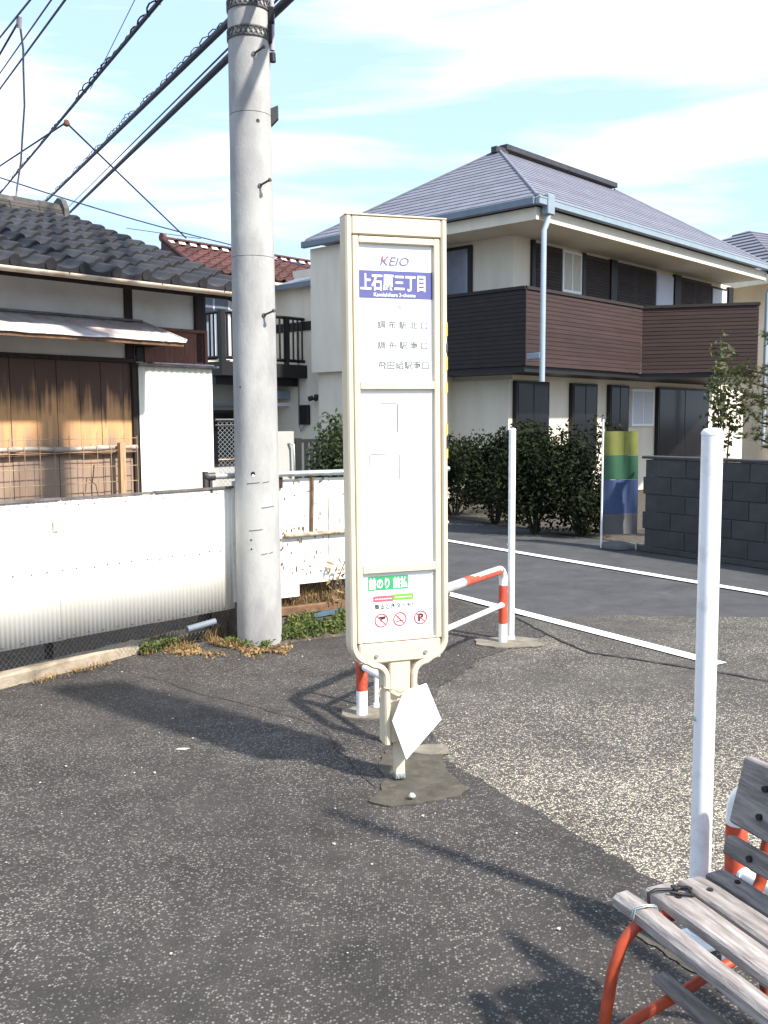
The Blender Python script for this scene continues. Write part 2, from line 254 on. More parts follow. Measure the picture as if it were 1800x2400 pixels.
# ------------------------------------------------------------------ mesh helpers
class MB:
    def __init__(s): s.v = []; s.f = []; s.m = []; s.smooth = []; s.cur = 0
    def face(s, idx, sm=False): s.f.append(tuple(idx)); s.m.append(s.cur); s.smooth.append(sm)
    def box(s, x0, x1, y0, y1, z0, z1, M=None, bev=0.0):
        if bev > 0:
            b = min(bev, (x1 - x0) * .45, (y1 - y0) * .45, (z1 - z0) * .45)
            bm = bmesh.new(); bmesh.ops.create_cube(bm, size=1.0)
            for v in bm.verts: v.co = Vector(((x0 + x1) / 2 + v.co.x * (x1 - x0), (y0 + y1) / 2 + v.co.y * (y1 - y0), (z0 + z1) / 2 + v.co.z * (z1 - z0)))
            bmesh.ops.bevel(bm, geom=list(bm.edges), offset=b, segments=1, affect='EDGES')
            s.add_bm(bm, M); bm.free(); return s
        n = len(s.v)
        for z in (z0, z1):
            for x, y in ((x0, y0), (x1, y0), (x1, y1), (x0, y1)):
                p = Vector((x, y, z)); s.v.append(M @ p if M else p)
        for q in ((3, 2, 1, 0), (4, 5, 6, 7), (0, 1, 5, 4), (1, 2, 6, 5), (2, 3, 7, 6), (3, 0, 4, 7)): s.face([n + i for i in q])
        return s
    def add_bm(s, bm, M=None, sm=False):
        n = len(s.v); bm.verts.index_update()
        for v in bm.verts: s.v.append(M @ v.co if M else v.co.copy())
        for f in bm.faces: s.face([n + v.index for v in f.verts], sm)
    def tube(s, pts, r, seg=8, caps=True, rect=None, sm=True):
        pts = [Vector(p) for p in pts]; n = len(pts)
        rs = r if isinstance(r, (list, tuple)) else [r] * n
        tang = [(pts[min(i + 1, n - 1)] - pts[max(i - 1, 0)]).normalized() for i in range(n)]
        up = Vector((0, 0, 1)) if abs(tang[0].z) < 0.9 else Vector((0, 1, 0))
        rings = []
        for i in range(n):
            t = tang[i]; a = (up - t * up.dot(t)).normalized(); b = t.cross(a); up = a
            ring = []
            for k in range(seg):
                an = 2 * math.pi * k / seg
                ring.append(len(s.v)); s.v.append(pts[i] + (a * math.cos(an) + b * math.sin(an)) * rs[i])
            rings.append(ring)
        for i in range(n - 1):
            for k in range(seg):
                s.face((rings[i][k], rings[i][(k + 1) % seg], rings[i + 1][(k + 1) % seg], rings[i + 1][k]), sm)
        if caps: s.cap(rings[0][::-1]); s.cap(rings[-1])
        return s
    def cap(s, ring):
        n = len(s.v); s.v += [s.v[i].copy() for i in ring]; s.face(range(n, n + len(ring)))
    def prism(s, poly, y0, y1, axis='y', M=None):
        """polygon extruded; axis y: poly=(x,z); axis z: poly=(x,y); axis x: poly=(y,z)"""
        n = len(s.v); k = len(poly)
        for y in (y0, y1):
            for a, b in poly:
                p = Vector((a, y, b)) if axis == 'y' else Vector((a, b, y)) if axis == 'z' else Vector((y, a, b))
                s.v.append(M @ p if M else p)
        s.face([n + i for i in range(k)]); s.face([n + k + i for i in range(k)][::-1])
        for i in range(k):
            j = (i + 1) % k; s.face((n + i, n + k + i, n + k + j, n + j))
        return s
    def lathe(s, prof, seg=24, cx=0, cy=0, sm=True):
        rings = []
        for r, z in prof:
            rings.append([len(s.v) + k for k in range(seg)])
            for k in range(seg):
                a = 2 * math.pi * k / seg; s.v.append(Vector((cx + r * math.cos(a), cy + r * math.sin(a), z)))
        for i in range(len(prof) - 1):
            for k in range(seg): s.face((rings[i][k], rings[i][(k + 1) % seg], rings[i + 1][(k + 1) % seg], rings[i + 1][k]), sm)
        s.cap(rings[0][::-1]); s.cap(rings[-1]); return s
    def quad(s, a, b, c, d):
        n = len(s.v); s.v += [Vector(a), Vector(b), Vector(c), Vector(d)]; s.face((n, n + 1, n + 2, n + 3)); return s
    def poly(s, pts):
        n = len(s.v); s.v += [Vector(p) for p in pts]; s.face(range(n, n + len(pts))); return s
    def mesh(s, name, mats):
        me = bpy.data.meshes.new(name); me.from_pydata([tuple(v) for v in s.v], [], s.f)
        for m in (mats if isinstance(mats, (list, tuple)) else [mats]): me.materials.append(MAT[m])
        me.polygons.foreach_set('material_index', s.m); me.polygons.foreach_set('use_smooth', s.smooth)
        bm = bmesh.new(); bm.from_mesh(me)
        bmesh.ops.recalc_face_normals(bm, faces=bm.faces); bm.to_mesh(me); bm.free()
        me.update(); return me

def link(name, me, parent=None, M=None):
    o = bpy.data.objects.new(name, me); COL.objects.link(o)
    if parent: o.parent = parent
    if M is not None: o.matrix_local = M
    return o
def obj(name, mb, m, parent=None, M=None): return link(name, mb.mesh(name, m), parent, M)
def tag(o, label=None, cat=None, group=None, kind=None):
    if label: o['label'] = label
    if cat: o['category'] = cat
    if group: o['group'] = group
    if kind: o['kind'] = kind
    return o
def thing(name, label, cat, loc=(0, 0, 0), az=90, group=None, size=1.0):
    """an Empty whose local x axis points along compass azimuth az (clockwise from +Y)"""
    o = bpy.data.objects.new(name, None); COL.objects.link(o); o.empty_display_size = 0.2
    o.location = loc; o.rotation_euler = (0, 0, R(90 - az)); o.scale = (size, size, size); return tag(o, label, cat, group)
def box(name, m, parent, x0, x1, y0, y1, z0, z1, bev=0.0, M=None):
    return obj(name, MB().box(x0, x1, y0, y1, z0, z1, M, bev), m, parent)
def struct(name, mb, m): return tag(obj(name, mb, m), kind='structure')

TMP = bpy.data.curves.new('lettering_source', 'FONT')
def lettering(name, body, rect, y, parent, m, bold=0.0, shear=0.0, fit=True):
    """flat lettering fitted to rect (x0,x1,z0,z1) on a plane facing -y"""
    c = TMP; c.body = body; c.size = 1.0; c.offset = bold; c.shear = shear; c.extrude = 0.0; c.fill_mode = 'BOTH'; c.resolution_u = 2
    o = bpy.data.objects.new('lettering_source', c); COL.objects.link(o)
    dg = bpy.context.evaluated_depsgraph_get(); dg.update()
    me = bpy.data.meshes.new_from_object(o.evaluated_get(dg), depsgraph=dg)
    bpy.data.objects.remove(o)
    if not me.vertices: return None
    xs = [v.co.x for v in me.vertices]; zs = [v.co.y for v in me.vertices]
    x0, x1, z0, z1 = rect; ax = (x1 - x0) / max(1e-6, max(xs) - min(xs)); az = (z1 - z0) / max(1e-6, max(zs) - min(zs))
    if not fit: ax = az
    mx_, mz_ = min(xs), min(zs)
    for v in me.vertices: v.co = Vector((x0 + (v.co.x - mx_) * ax, y, z0 + (v.co.y - mz_) * az))
    me.materials.clear(); me.materials.append(MAT[m]); me.name = name
    return link(name, me, parent)

def arc(cx, cz, r, a0, a1, n=6): return [(cx + r * math.cos(R(a0 + (a1 - a0) * i / n)), cz + r * math.sin(R(a0 + (a1 - a0) * i / n))) for i in range(n + 1)]

def leaves(mb, n, sampler, size, aspect=2.2, up=0.3):
    for _ in range(n):
        p = sampler()
        if p is None: continue
        p = Vector(p); s_ = size * random.uniform(0.6, 1.35)
        d = Vector((random.gauss(0, 1), random.gauss(0, 1), random.gauss(0, 0.7) + up)).normalized()
        e = d.cross(Vector((random.gauss(0, 1), random.gauss(0, 1), random.gauss(0, 1)))).normalized()
        L_, w_ = d * s_, e * s_ / aspect / 2
        k = len(mb.v); mb.v += [p - L_ * .5, p + w_, p + L_ * .5, p - w_]; mb.face((k, k + 1, k + 2, k + 3))
    return mb
def blades(mb, n, sampler, h, w, lean=0.5):
    for _ in range(n):
        q = sampler()
        if q is None: continue
        p = Vector(q); hh = h * random.uniform(0.4, 1.3); a = random.uniform(0, 6.283); l = random.uniform(0.1, lean)
        tip = p + Vector((math.cos(a) * l * hh, math.sin(a) * l * hh, hh)); e = Vector((-math.sin(a), math.cos(a), 0)) * w
        mid = (p + tip) / 2 + Vector((0, 0, hh * .12))
        k = len(mb.v); mb.v += [p - e, p + e, mid + e * .7, mid - e * .7, tip]; mb.face((k, k + 1, k + 2, k + 3)); mb.face((k + 3, k + 2, k + 4))
    return mb
def rough_edge(pts, step=0.06, amp=0.012, closed=True):
    outp = []; n = len(pts)
    for i in range(n):
        a = Vector((*pts[i], 0)); b = Vector((*pts[(i + 1) % n], 0)); L_ = (b - a).length; k = max(1, int(min(L_, 8) / step))
        nrm = Vector((-(b - a).y, (b - a).x, 0)).normalized()
        for j in range(k):
            p = a.lerp(b, j / k); p = p + nrm * (random.uniform(-amp, amp) + noise.noise(p * 3.0) * amp * 1.5); outp.append((p.x, p.y))
    return outp
def sheet(name, pts, z, m):
    mb = MB(); mb.poly([(x, y, z) for x, y in pts])
    me = mb.mesh(name, m); bm = bmesh.new(); bm.from_mesh(me); bmesh.ops.triangulate(bm, faces=bm.faces)
    for f in bm.faces:
        if f.normal.z < 0: f.normal_flip()
    bm.to_mesh(me); bm.free(); return tag(link(name, me), kind='structure')
def strip(name, path, w, z, m):
    mb = MB()
    for i in range(len(path) - 1):
        a, b = Vector(path[i]), Vector(path[i + 1])
    L_, R_ = [], []
    for i, p in enumerate(path):
        p = Vector(p); t = (Vector(path[min(i + 1, len(path) - 1)]) - Vector(path[max(i - 1, 0)])).normalized(); nrm = Vector((-t.y, t.x))
        ww = w(i) if callable(w) else w
        L_.append(p + nrm * ww / 2); R_.append(p - nrm * ww / 2)
    n = len(path)
    mb.v += [Vector((p.x, p.y, z)) for p in L_] + [Vector((p.x, p.y, z)) for p in R_]
    for i in range(n - 1): mb.face((i, i + 1, n + i + 1, n + i))
    return tag(obj(name, mb, m), kind='structure')
def lerp2(a, b, n, amp=0.0):
    return [(a[0] + (b[0] - a[0]) * i / n + random.uniform(-amp, amp), a[1] + (b[1] - a[1]) * i / n + random.uniform(-amp, amp)) for i in range(n + 1)]

# ------------------------------------------------------------------ ground
sheet('ground', [(-300, -300), (300, -300), (300, 400), (-300, 400)], -0.012, 'earth')
sheet('road', [(-14, 33), (-18, 31), (1.1, 6.6), (1.9, 5.8), (6.5, -1.5), (16, -12), (22, -8), (4.6, 9.2), (3.3, 10.9), (-8, 34)], -0.008, 'road_asphalt')
sheet('pavement', rough_edge([(-6, -4), (9, -4), (6.0, 3.0), (3.2, 7.05), (1.75, 7.2), (1.03, 7.14), (0.2, 8.6), (-1.0, 10.2), (-2.6, 5.05)], 0.08, 0.01), -0.004, 'old_pavement')
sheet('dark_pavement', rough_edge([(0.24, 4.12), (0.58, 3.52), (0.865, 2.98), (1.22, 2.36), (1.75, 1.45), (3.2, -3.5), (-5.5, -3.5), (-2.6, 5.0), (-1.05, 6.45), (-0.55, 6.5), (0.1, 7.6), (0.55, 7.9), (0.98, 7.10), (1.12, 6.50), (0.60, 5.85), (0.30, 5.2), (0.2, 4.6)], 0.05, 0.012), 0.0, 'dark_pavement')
sheet('roadside_earth', rough_edge([(2.6, 12.0), (4.6, 9.05), (9, 2.5), (14, 6), (12, 18), (8, 30), (-12, 36), (-6, 28), (0.8, 14.9)], 0.3, 0.03), 0.0, 'earth')
sheet('fence_verge', rough_edge([(-2.75, 4.75), (-2.10, 5.32), (-1.68, 5.95), (-1.12, 6.62), (-0.62, 6.40), (-0.25, 7.0), (0.3, 7.55), (-0.6, 8.6), (-2.2, 6.9), (-4, 5.5)], 0.06, 0.03), 0.004, 'earth')
road_lines = [strip('road_line', lerp2((-3.0, 13.78), (2.06, 5.69), 30), 0.115, 0.004, 'line_paint'),
              strip('road_line', lerp2((-2.6, 16.8), (6.2, 3.65), 30), 0.12, 0.004, 'line_paint')]
path = [(1.0, 7.10), (1.17, 6.42), (1.317, 6.0), (1.55, 5.85), (2.2, 5.32), (2.8, 4.9), (3.6, 4.2)]
pp = []
for i in range(len(path) - 1): pp += lerp2(path[i], path[i + 1], 10, 0.008)[:-1]
strip('pavement_crack', pp, lambda i: 0.012 + 0.016 * random.random(), 0.002, 'crack')
def crack(a, b, n, amp):
    pts = []; off = Vector((0, 0))
    for i in range(n + 1):
        p = Vector(a).lerp(Vector(b), i / n); off += Vector((random.gauss(0, amp), random.gauss(0, amp))); off *= .9; pts.append(tuple(p + off))
    strip('pavement_crack', pts, lambda i: 0.0025 + 0.004 * random.random() * min(1, i / 6, (n - i) / 6), 0.0025, 'crack')
crack((-1.55, 5.6), (-0.35, 4.55), 46, 0.010); crack((-0.35, 4.55), (0.0, 3.75), 26, 0.008)
strip('pavement_edge_strip', lerp2((0.66, 2.74), (1.50, 1.42), 60, 0.006), lambda i: min(1, i / 14) * (0.020 + 0.03 * random.random()), 0.005, 'pad_concrete')
pad = [(-0.07, 3.60), (0.02, 3.56), (0.16, 3.60), (0.30, 3.66), (0.335, 3.73), (0.27, 3.93), (0.25, 4.14), (0.10, 4.22), (0.0, 4.18), (-0.03, 3.98), (0.0, 3.86), (-0.02, 3.72)]
pr = rough_edge(pad, 0.03, 0.008)
mb = MB(); mb.prism(pr, 0.001, 0.007, 'z'); struct('sign_footing_pad', mb, 'pad_concrete')
for c, rr in (((0.83, 6.28), 0.17), ((-0.08, 4.74), 0.11), ((0.20, 4.19), 0.07)):
    pts = [(c[0] + rr * (1.25 if i % 2 else 1.0) * math.cos(i * 0.5236) * 1.2, c[1] + rr * random.uniform(.8, 1.1) * math.sin(i * 0.5236)) for i in range(12)]
    mb = MB(); mb.prism(rough_edge(pts, 0.04, 0.006), 0.001, 0.010, 'z'); struct('barrier_footing', mb, 'pale_concrete')
mb = MB()
for _ in range(90):
    x, y = random.uniform(-2.4, 1.6), random.uniform(2.1, 6.0)
    s_ = random.choice([0.002, 0.002, 0.003, 0.004]); a = random.uniform(0, 3.14)
    M = Matrix.Translation((x, y, 0.004 + s_ * .4)) @ Matrix.Rotation(a, 4, 'Z')
    mb.box(-s_, s_ * 1.3, -s_, s_, -s_ * .4, s_ * .5, M)
tag(obj('loose_pebbles', mb, 'litter_pale'), kind='stuff')
# two trash scraps on the tarmac
tag(obj('paper_scrap', MB().prism([(-.03, -.006), (.012, -.012), (.032, .010), (0, .012), (-.02, .006)], 0.003, 0.006, 'z', Matrix.Translation((-0.93, 4.22, 0))), 'litter_pale'), 'small white paper scrap lying on the dark tarmac left of the bus stop sign', 'litter')
tag(obj('pebble', MB().lathe([(0.006, 0.016), (0.014, 0.020), (0.014, 0.026), (0.008, 0.033)], 8, 0.105, 3.615), 'litter_pale'), 'pale yellowish pebble on the footing pad in front of the bus stop post', 'stone')

# ------------------------------------------------------------------ kerb along the fence
kerb = thing('kerb', 'long pale stone kerb lying before the white corrugated fence at left', 'kerb', (-2.17, 5.22, 0), 35.5)
def kerbseg(x0, x1, yo=0.0, h=0.075):
    mb = MB(); n = 16; sec = [(0.0, 0.0), (0.0, h - .012), (0.014, h), (0.10, h), (0.11, h - .01), (0.11, 0.0)]
    rings = []
    for i in range(n + 1):
        x = x0 + (x1 - x0) * i / n; rings.append([len(mb.v) + k for k in range(len(sec))])
        for y, z in sec:
            j = noise.noise(Vector((x * 9, y * 30, z * 30))) * 0.007
            mb.v.append(Vector((x, y + yo + j, z + (j if z > 0 else 0))))
    for i in range(n):
        for k in range(len(sec) - 1): mb.face((rings[i][k], rings[i][k + 1], rings[i + 1][k + 1], rings[i + 1][k]))
    mb.face(rings[0]); mb.face(rings[-1]); return mb
obj('kerb_stone', kerbseg(-1.1, -0.02), 'kerb_stone', kerb)
obj('kerb_stone', kerbseg(0.0, 1.02), 'kerb_stone', kerb)
obj('kerb_stone', kerbseg(1.04, 1.75, 0.015, 0.06), 'kerb_stone', kerb)

# ------------------------------------------------------------------ white corrugated fence (left of the pole)
FX, FY = -1.10, 6.72
fence = thing('corrugated_fence', 'white corrugated metal fence along the verge left of the utility pole', 'fence', (-1.0417, 6.3638, 0.0795), 43, size=0.947)
def corrugated(x0, x1, z0, z1, pitch=0.030, amp=0.0011, y=0.0):
    mb = MB(); n = max(4, int((x1 - x0) / pitch * 6)); 
    for th in (0.0, 0.0015):
        for z in (z0, z1):
            for i in range(n + 1):
                x = x0 + (x1 - x0) * i / n; mb.v.append(Vector((x, y + th + amp * math.sin(2 * math.pi * x / pitch), z)))
    k = n + 1
    for i in range(n):
        mb.face((i, i + 1, k + i + 1, k + i), True); mb.face((2 * k + i, 3 * k + i, 3 * k + i + 1, 2 * k + i + 1), True)
        mb.face((k + i, k + i + 1, 3 * k + i + 1, 3 * k + i)); mb.face((i, 2 * k + i, 2 * k + i + 1, i + 1))
    return mb
edges = [-3.3, -2.62, -1.955, -1.285, -0.62, 0.035]
for i in range(5):
    obj('corrugated_sheet', corrugated(edges[i] - 0.03, edges[i + 1], 0.155 + 0.004 * (i % 2), 1.022 + 0.003 * ((i + 1) % 2), y=-0.0035 * (i % 2)), 'white_sheet', fence)
for i in range(5):
    box('top_capping', 'cap_metal', fence, edges[i] + (0 if i else 0), edges[i + 1] - 0.004, -0.014, 0.022, 1.026, 1.040 - 0.003 * (i % 2))
mb = MB()
for zr, off in ((0.995, 0.0), (0.588, 0.03), (0.178, 0.015)):
    x = -3.2 + off
    while x < 0.0:
        M = Matrix.Translation((x, -0.0095, zr + random.uniform(-.008, .008))) @ Matrix.Rotation(R(90), 4, 'X')
        bm = bmesh.new(); bmesh.ops.create_cone(bm, cap_ends=True, segments=6, radius1=0.0055, radius2=0.004, depth=0.006); mb.add_bm(bm, M); bm.free()
        x += random.uniform(0.085, 0.125)
tag(obj('screws', mb, 'screw', fence), kind='stuff')
mb = MB(); mb.box(-1.352, -1.345, -0.0125, -0.008, 0.835, 0.905); mb.box(-1.345, -1.315, -0.0125, -0.008, 0.835, 0.842)
obj('sheet_tab', mb, 'rusty_pipe', fence)
for zz in (0.20, 0.60, 0.98): box('fence_rail', 'timber_dark', fence, -3.3, 0.03, 0.010, 0.05, zz - .02, zz + .02)
for xx in (-2.6, -1.29, -0.05): box('fence_post', 'timber_dark', fence, xx - .02, xx + .02, 0.20, 0.24, -0.1, 1.0)
mb = MB()                                              # wire netting below the sheets
x = -3.3
while x < 0.05:
    for s_ in (-1, 1): mb.tube([(x, 0.16 + s_ * .001, -0.06), (x + s_ * 0.20, 0.16 + s_ * .001, 0.19)], 0.0010, 3, False)
    x += 0.034
tag(obj('wire_netting', mb, 'galvanised', fence), kind='stuff')
pp_ = MB().tube([(-0.34, 0.04, 0.055), (-0.12, 0.03, 0.075)], 0.022, 12)
tag(obj('drain_pipe', pp_, 'gutter_slate', thing('drain', 'short grey pipe end lying under the fence beside the utility pole', 'pipe', (-1.0417, 6.3638, 0.0795), 43)))

# ------------------------------------------------------------------ old patched fence right of the pole
fence2 = thing('patched_fence', 'old peeling white sheet fence with pipe rails between the pole and bus stop sign', 'fence', (-1.0417, 6.3638, 0.0795), 58, size=0.947)
obj('top_rail', MB().tube([(-0.13, -0.03, 1.115), (0.7, -0.03, 1.113), (1.9, -0.03, 1.105)], 0.021, 12), 'galvanised', fence2)
mb = MB(); mb.tube([(-0.19, -0.03, 1.115), (-0.12, -0.03, 1.115)], 0.030, 10); mb.box(-0.20, -0.175, -0.05, 0.0, 1.03, 1.15); mb.box(-0.16, -0.14, -0.045, -0.005, 1.0, 1.11); mb.tube([(-0.185, -0.06, 1.12), (-0.185, 0.0, 1.12)], 0.012, 6)
obj('pipe_clamp', mb, 'dark_steel', fence2)
for x0, x1, z0, z1, y in ((0.02, 0.30, 0.20, 1.075, 0.0), (0.295, 0.548, 0.19, 1.07, 0.004), (0.545, 0.80, 0.282, 1.075, 0.0), (0.798, 0.96, 0.288, 1.07, 0.003), (0.958, 1.9, 0.29, 1.07, 0.0)):
    obj('old_sheet', MB().box(x0, x1, y, y + 0.004, z0, z1), 'old_sheet', fence2)
obj('middle_rail', MB().tube([(0.42, -0.022, 0.655), (0.7, -0.022, 0.657), (1.9, -0.022, 0.665)], 0.017, 10), 'rusty_pipe', fence2)
mb = MB(); mb.tube([(0.658, -0.016, 1.085), (0.655, -0.016, 0.9), (0.648, -0.016, 0.67)], 0.013, 8); obj('strut', mb, 'rust_brown', fence2)
obj('wire_bracket', MB().tube([(0.72, -0.01, 1.045), (0.75, -0.012, 1.06), (0.76, -0.012, 1.09)], 0.006, 6), 'dark_steel', fence2)
box('rail_support', 'timber_dark', fence2, 0.385, 0.412, -0.02, -0.002, 1.01, 1.09)
box('base_timber', 'rust_brown', fence2, 0.10, 1.9, -0.06, -0.015, 0.065, 0.130, 0.006)
for xx in (0.33, 1.0, 1.6): box('fence_post', 'timber_dark', fence2, xx, xx + .05, 0.02, 0.07, -0.1, 1.07)
mb = MB(); n_ = 14; k0 = len(mb.v)
sec_ = [(-0.30, -0.10), (-0.17, -0.02), (-0.05, 0.050), (0.15, 0.19), (0.45, 0.33), (0.8, 0.40), (0.8, -0.1)]
for i in range(n_ + 1):
    for y, z in sec_:
        x = 0.04 + 1.16 * i / n_; fade = min(1.0, (1.25 - x) * 3, (x + .05) * 5); j_ = noise.noise(Vector((x * 6, y * 9, 4))) * .03
        mb.v.append(Vector((x, y + j_, -0.1 + (z + .1) * fade + (j_ * .4 if -0.1 < z < .1 else 0))))
for i in range(n_):
    for q_ in range(6): a_ = k0 + i * 7 + q_; mb.face((a_, a_ + 1, a_ + 8, a_ + 7))
mb.face(range(k0, k0 + 7)); mb.face(range(k0 + n_ * 7, k0 + n_ * 7 + 7)); obj('earth_bank', mb, 'earth', fence2)
mb = MB()
for _ in range(55):
    x = random.choice([random.gauss(.45, .05), random.gauss(.62, .06), random.uniform(.35, 1.1)]); z = random.choice([random.uniform(.68, 1.05), random.uniform(.3, .64), random.gauss(.66, .04)]); h_ = random.uniform(.004, .012) * (1 if random.random() < .7 else 2.2); w_ = random.uniform(.002, .006)
    mb.box(x - w_, x + w_, -0.0035, -0.0005, z - h_, z + h_)
tag(obj('rust_spots', mb, 'rust_brown', fence2), kind='stuff')
for xx in (0.80, 0.958, 1.10): box('sheet_joint', 'rust_brown', fence2, xx - .0018, xx + .0018, -0.003, -0.0005, 0.30, 1.06)
def bank():
    x = random.uniform(.12, 1.1); y = random.uniform(-.02, .35); return (x, y, 0.08 + max(0, y) * .75)
tag(obj('dry_grass', blades(MB(), 1500, bank, .10, .004, 1.3), 'straw', fence2), kind='stuff')
def slope(hi=.05):
    def f():
        x = random.uniform(.28, 1.12); y = random.uniform(-.26, -.09)
        if noise.noise(Vector((x * 5, y * 8, 1))) < -.12: return None
        return (x, y, -0.085 + (y + .30) * .6 + random.random() ** 2 * hi)
    return f
tag(obj('green_weeds', leaves(blades(MB(), 500, slope(0), .06, .004), 2600, slope(.06), .028, 1.6), 'weed_green', fence2), kind='stuff')

# ------------------------------------------------------------------ utility pole
pole = thing('utility_pole', 'tall grey concrete utility pole standing between the two fences', 'utility pole', (-0.85, 6.335, 0), 90)
PR = lambda z: 0.1515 - 0.0047 * z
mb = MB(); cuts = [-0.05, 2.555, 3.451, 9.6]
for k_ in range(3):
    a_, b_ = cuts[k_] + (0.004 if k_ else 0), cuts[k_ + 1]
    mb.lathe([(PR(max(0, a_ + (b_ - a_) * i / 8)), a_ + (b_ - a_) * i / 8) for i in range(9)], 40)
for z in cuts[1:3]: mb.lathe([(PR(z) - .005, z - .02), (PR(z) - .005, z + .02)], 40)
obj('shaft', mb, 'pole_concrete', pole)
def band(zc, w=0.055):
    mb = MB(); r = PR(zc) + 0.004
    for dz in (-w / 2, w / 2): mb.lathe([(r - .006, zc + dz - .006), (r + .002, zc + dz - .006), (r + .002, zc + dz + .006), (r - .006, zc + dz + .006)], 32)
    n = 26
    for i in range(n):
        a0 = 2 * math.pi * i / n; a1 = 2 * math.pi * (i + 1) / n
        for s_ in (-1, 1):
            mb.tube([(r * math.cos(a0), r * math.sin(a0), zc - s_ * w / 2), (r * math.cos(a1), r * math.sin(a1), zc + s_ * w / 2)], 0.0045, 4, False)
    return obj('steel_band', mb, 'plastic_grey', pole)
band(3.945); band(4.125)
def step(z, ang):
    a = R(ang); d = Vector((math.cos(a), math.sin(a), 0)); p = d * (PR(z) - .01)
    e = Vector((0.80, -0.55, 0.26)).normalized(); p = p + Vector((0, 0, z))
    mb = MB(); mb.tube([p, p + d * .012 + e * .03, p + d * .012 + e * .085], 0.0070, 8); mb.tube([p + d * .012 + e * .083, p + d * .012 + e * .092], 0.0125, 8)
    mb.tube([p, p + d * .018], 0.014, 8)
    obj('step_bolt', mb, 'dark_steel', pole)
step(3.80, -70); step(2.995, -60); step(2.18, -56)
def plug(z, ang, r_, m):
    a = R(ang); d = Vector((math.cos(a), math.sin(a), 0)); p = d * (PR(z) - .008); obj('bolt_hole', MB().tube([p + Vector((0, 0, z)), p + d * 0.0095 + Vector((0, 0, z))], r_, 10), m, pole)
plug(3.395, -62, 0.012, 'frame_black'); plug(1.157, -92, 0.014, 'frame_black'); plug(1.145, -91, 0.009, 'print_white'); plug(0.72, -100, 0.006, 'frame_black'); plug(0.66, -99, 0.006, 'frame_black'); plug(1.72, -125, 0.006, 'frame_black')
r_ = PR(3.45); mb = MB(); mb.prism([(r_ - .005, 3.39), (r_ + .045, 3.44), (r_ + .045, 3.52), (r_ - .005, 3.50)], -0.02, 0.02); obj('cable_bracket', mb, 'dark_steel', pole)
mb = MB(); mb.tube([(PR(4) + .018, -0.01, 3.86), (PR(4.6) + .020, -0.01, 4.9)], 0.016, 10); obj('conduit', mb, 'conduit_grey', pole)
mb = MB(); mb.tube([(PR(4) + .020, -0.01, 3.79), (PR(4) + .018, -0.01, 3.845)], 0.020, 10); obj('conduit_plug', mb, 'frame_black', pole)
mb = MB(); mb.box(PR(4) - .004, PR(4) + .034, -0.045, 0.01, 4.02, 4.12, None, 0.006); mb.box(PR(4) - .002, PR(4) + .020, -0.04, 0.0, 3.90, 4.03, None, 0.004); obj('cable_clamp', mb, 'frame_black', pole)
mb = MB()                                              # hairline form marks and scrapes
for z, a0, a1 in ((0.93, -72, -35), (0.62, -75, -58), (0.625, -54, -42), (0.78, -105, -70), (1.09, -110, -75), (1.095, -68, -50)):
    k = len(mb.v); n = 8; r_ = PR(z) + .0008
    for i in range(n + 1):
        a = R(a0 + (a1 - a0) * i / n); dz = 0.008 * i / n
        for h_ in (-.003, .003): mb.v.append(Vector((r_ * math.cos(a), r_ * math.sin(a), z + dz + h_)))
    for i in range(n): mb.face((k + 2 * i, k + 2 * i + 2, k + 2 * i + 3, k + 2 * i + 1))
obj('scrape_mark', mb, 'plastic_grey', pole)

# ------------------------------------------------------------------ overhead cables
def cable(name, label, p1, p2, r, t0=-0.1, t1=1.1, sag=0.0, m='cable_black', helix=0.0, hr=0.03, group='overhead cables against the sky', waves=60, twist=0):
    a, b = Vector(p1), Vector(p2); pts = []
    n = 40
    for i in range(n + 1):
        t = t0 + (t1 - t0) * i / n; pts.append(a.lerp(b, t) + Vector((0, 0, -sag * (1 - (2 * min(max(t, 0), 1) - 1) ** 2))))
    root = thing(name, label, 'cable', pts[-1], 90, group)
    rel = [p - pts[-1] for p in pts]
    if twist:
        for k in range(twist):
            q = []; nn = 160
            for i in range(nn + 1):
                t = i / nn * (len(rel) - 1); j = min(int(t), len(rel) - 2); c = rel[j].lerp(rel[j + 1], t - j); an = i * 0.55 + k * 6.283 / twist
                q.append(c + Vector((math.cos(an), 0.3 * math.cos(an), math.sin(an))) * r * (1.1 + .6 * noise.noise(Vector((i * .12, k, 0)))))
            obj('strand', MB().tube(q, r * .62, 5), m, root)
    else: obj('core', MB().tube(rel, r, 6), m, root)
    if helix:
        q = []; nn = 500
        for i in range(nn + 1):
            t = i / nn * (len(rel) - 1); j = min(int(t), len(rel) - 2); c = rel[j].lerp(rel[j + 1], t - j); an = (i / nn + .012 * noise.noise(Vector((i * .04, 5, hr)))) * waves * 6.283
            q.append(c + Vector((math.cos(an), .3 * math.cos(an), math.sin(an) + .7)) * hr * (0.75 + 1.1 * noise.noise(Vector((i * .05, 2, hr * 90)))))
        obj('lashing_wire', MB().tube(q, helix, 4, False), 'cable_blue', root)
    return root
cable('overhead_cable', 'thick twisted cable bundle running down from the top edge to the left roof', (-1.79, 8, 4.874), (-10.06, 26, 7.747), 0.019, -0.12, 1.25, helix=0.008, hr=0.026, waves=75)
cable('overhead_cable', 'black cable wrapped with lashing wire, passing left behind the pole top', (-1.10, 7.0, 4.29), (-8.10, 24, 7.10), 0.026, -0.10, 1.3, helix=0.0045, hr=0.036, waves=85)
cable('overhead_cable', 'lowest and thickest black cable clamped to the utility pole top', (-0.70, 6.50, 4.165), (-7.594, 24, 6.766), 0.029, -0.12, 1.3)
cable('overhead_cable', 'thin support wire running just above the lowest thick cable', (-0.715, 6.50, 4.215), (-7.62, 24, 6.90), 0.008, -0.12, 1.3, m='cable_blue')

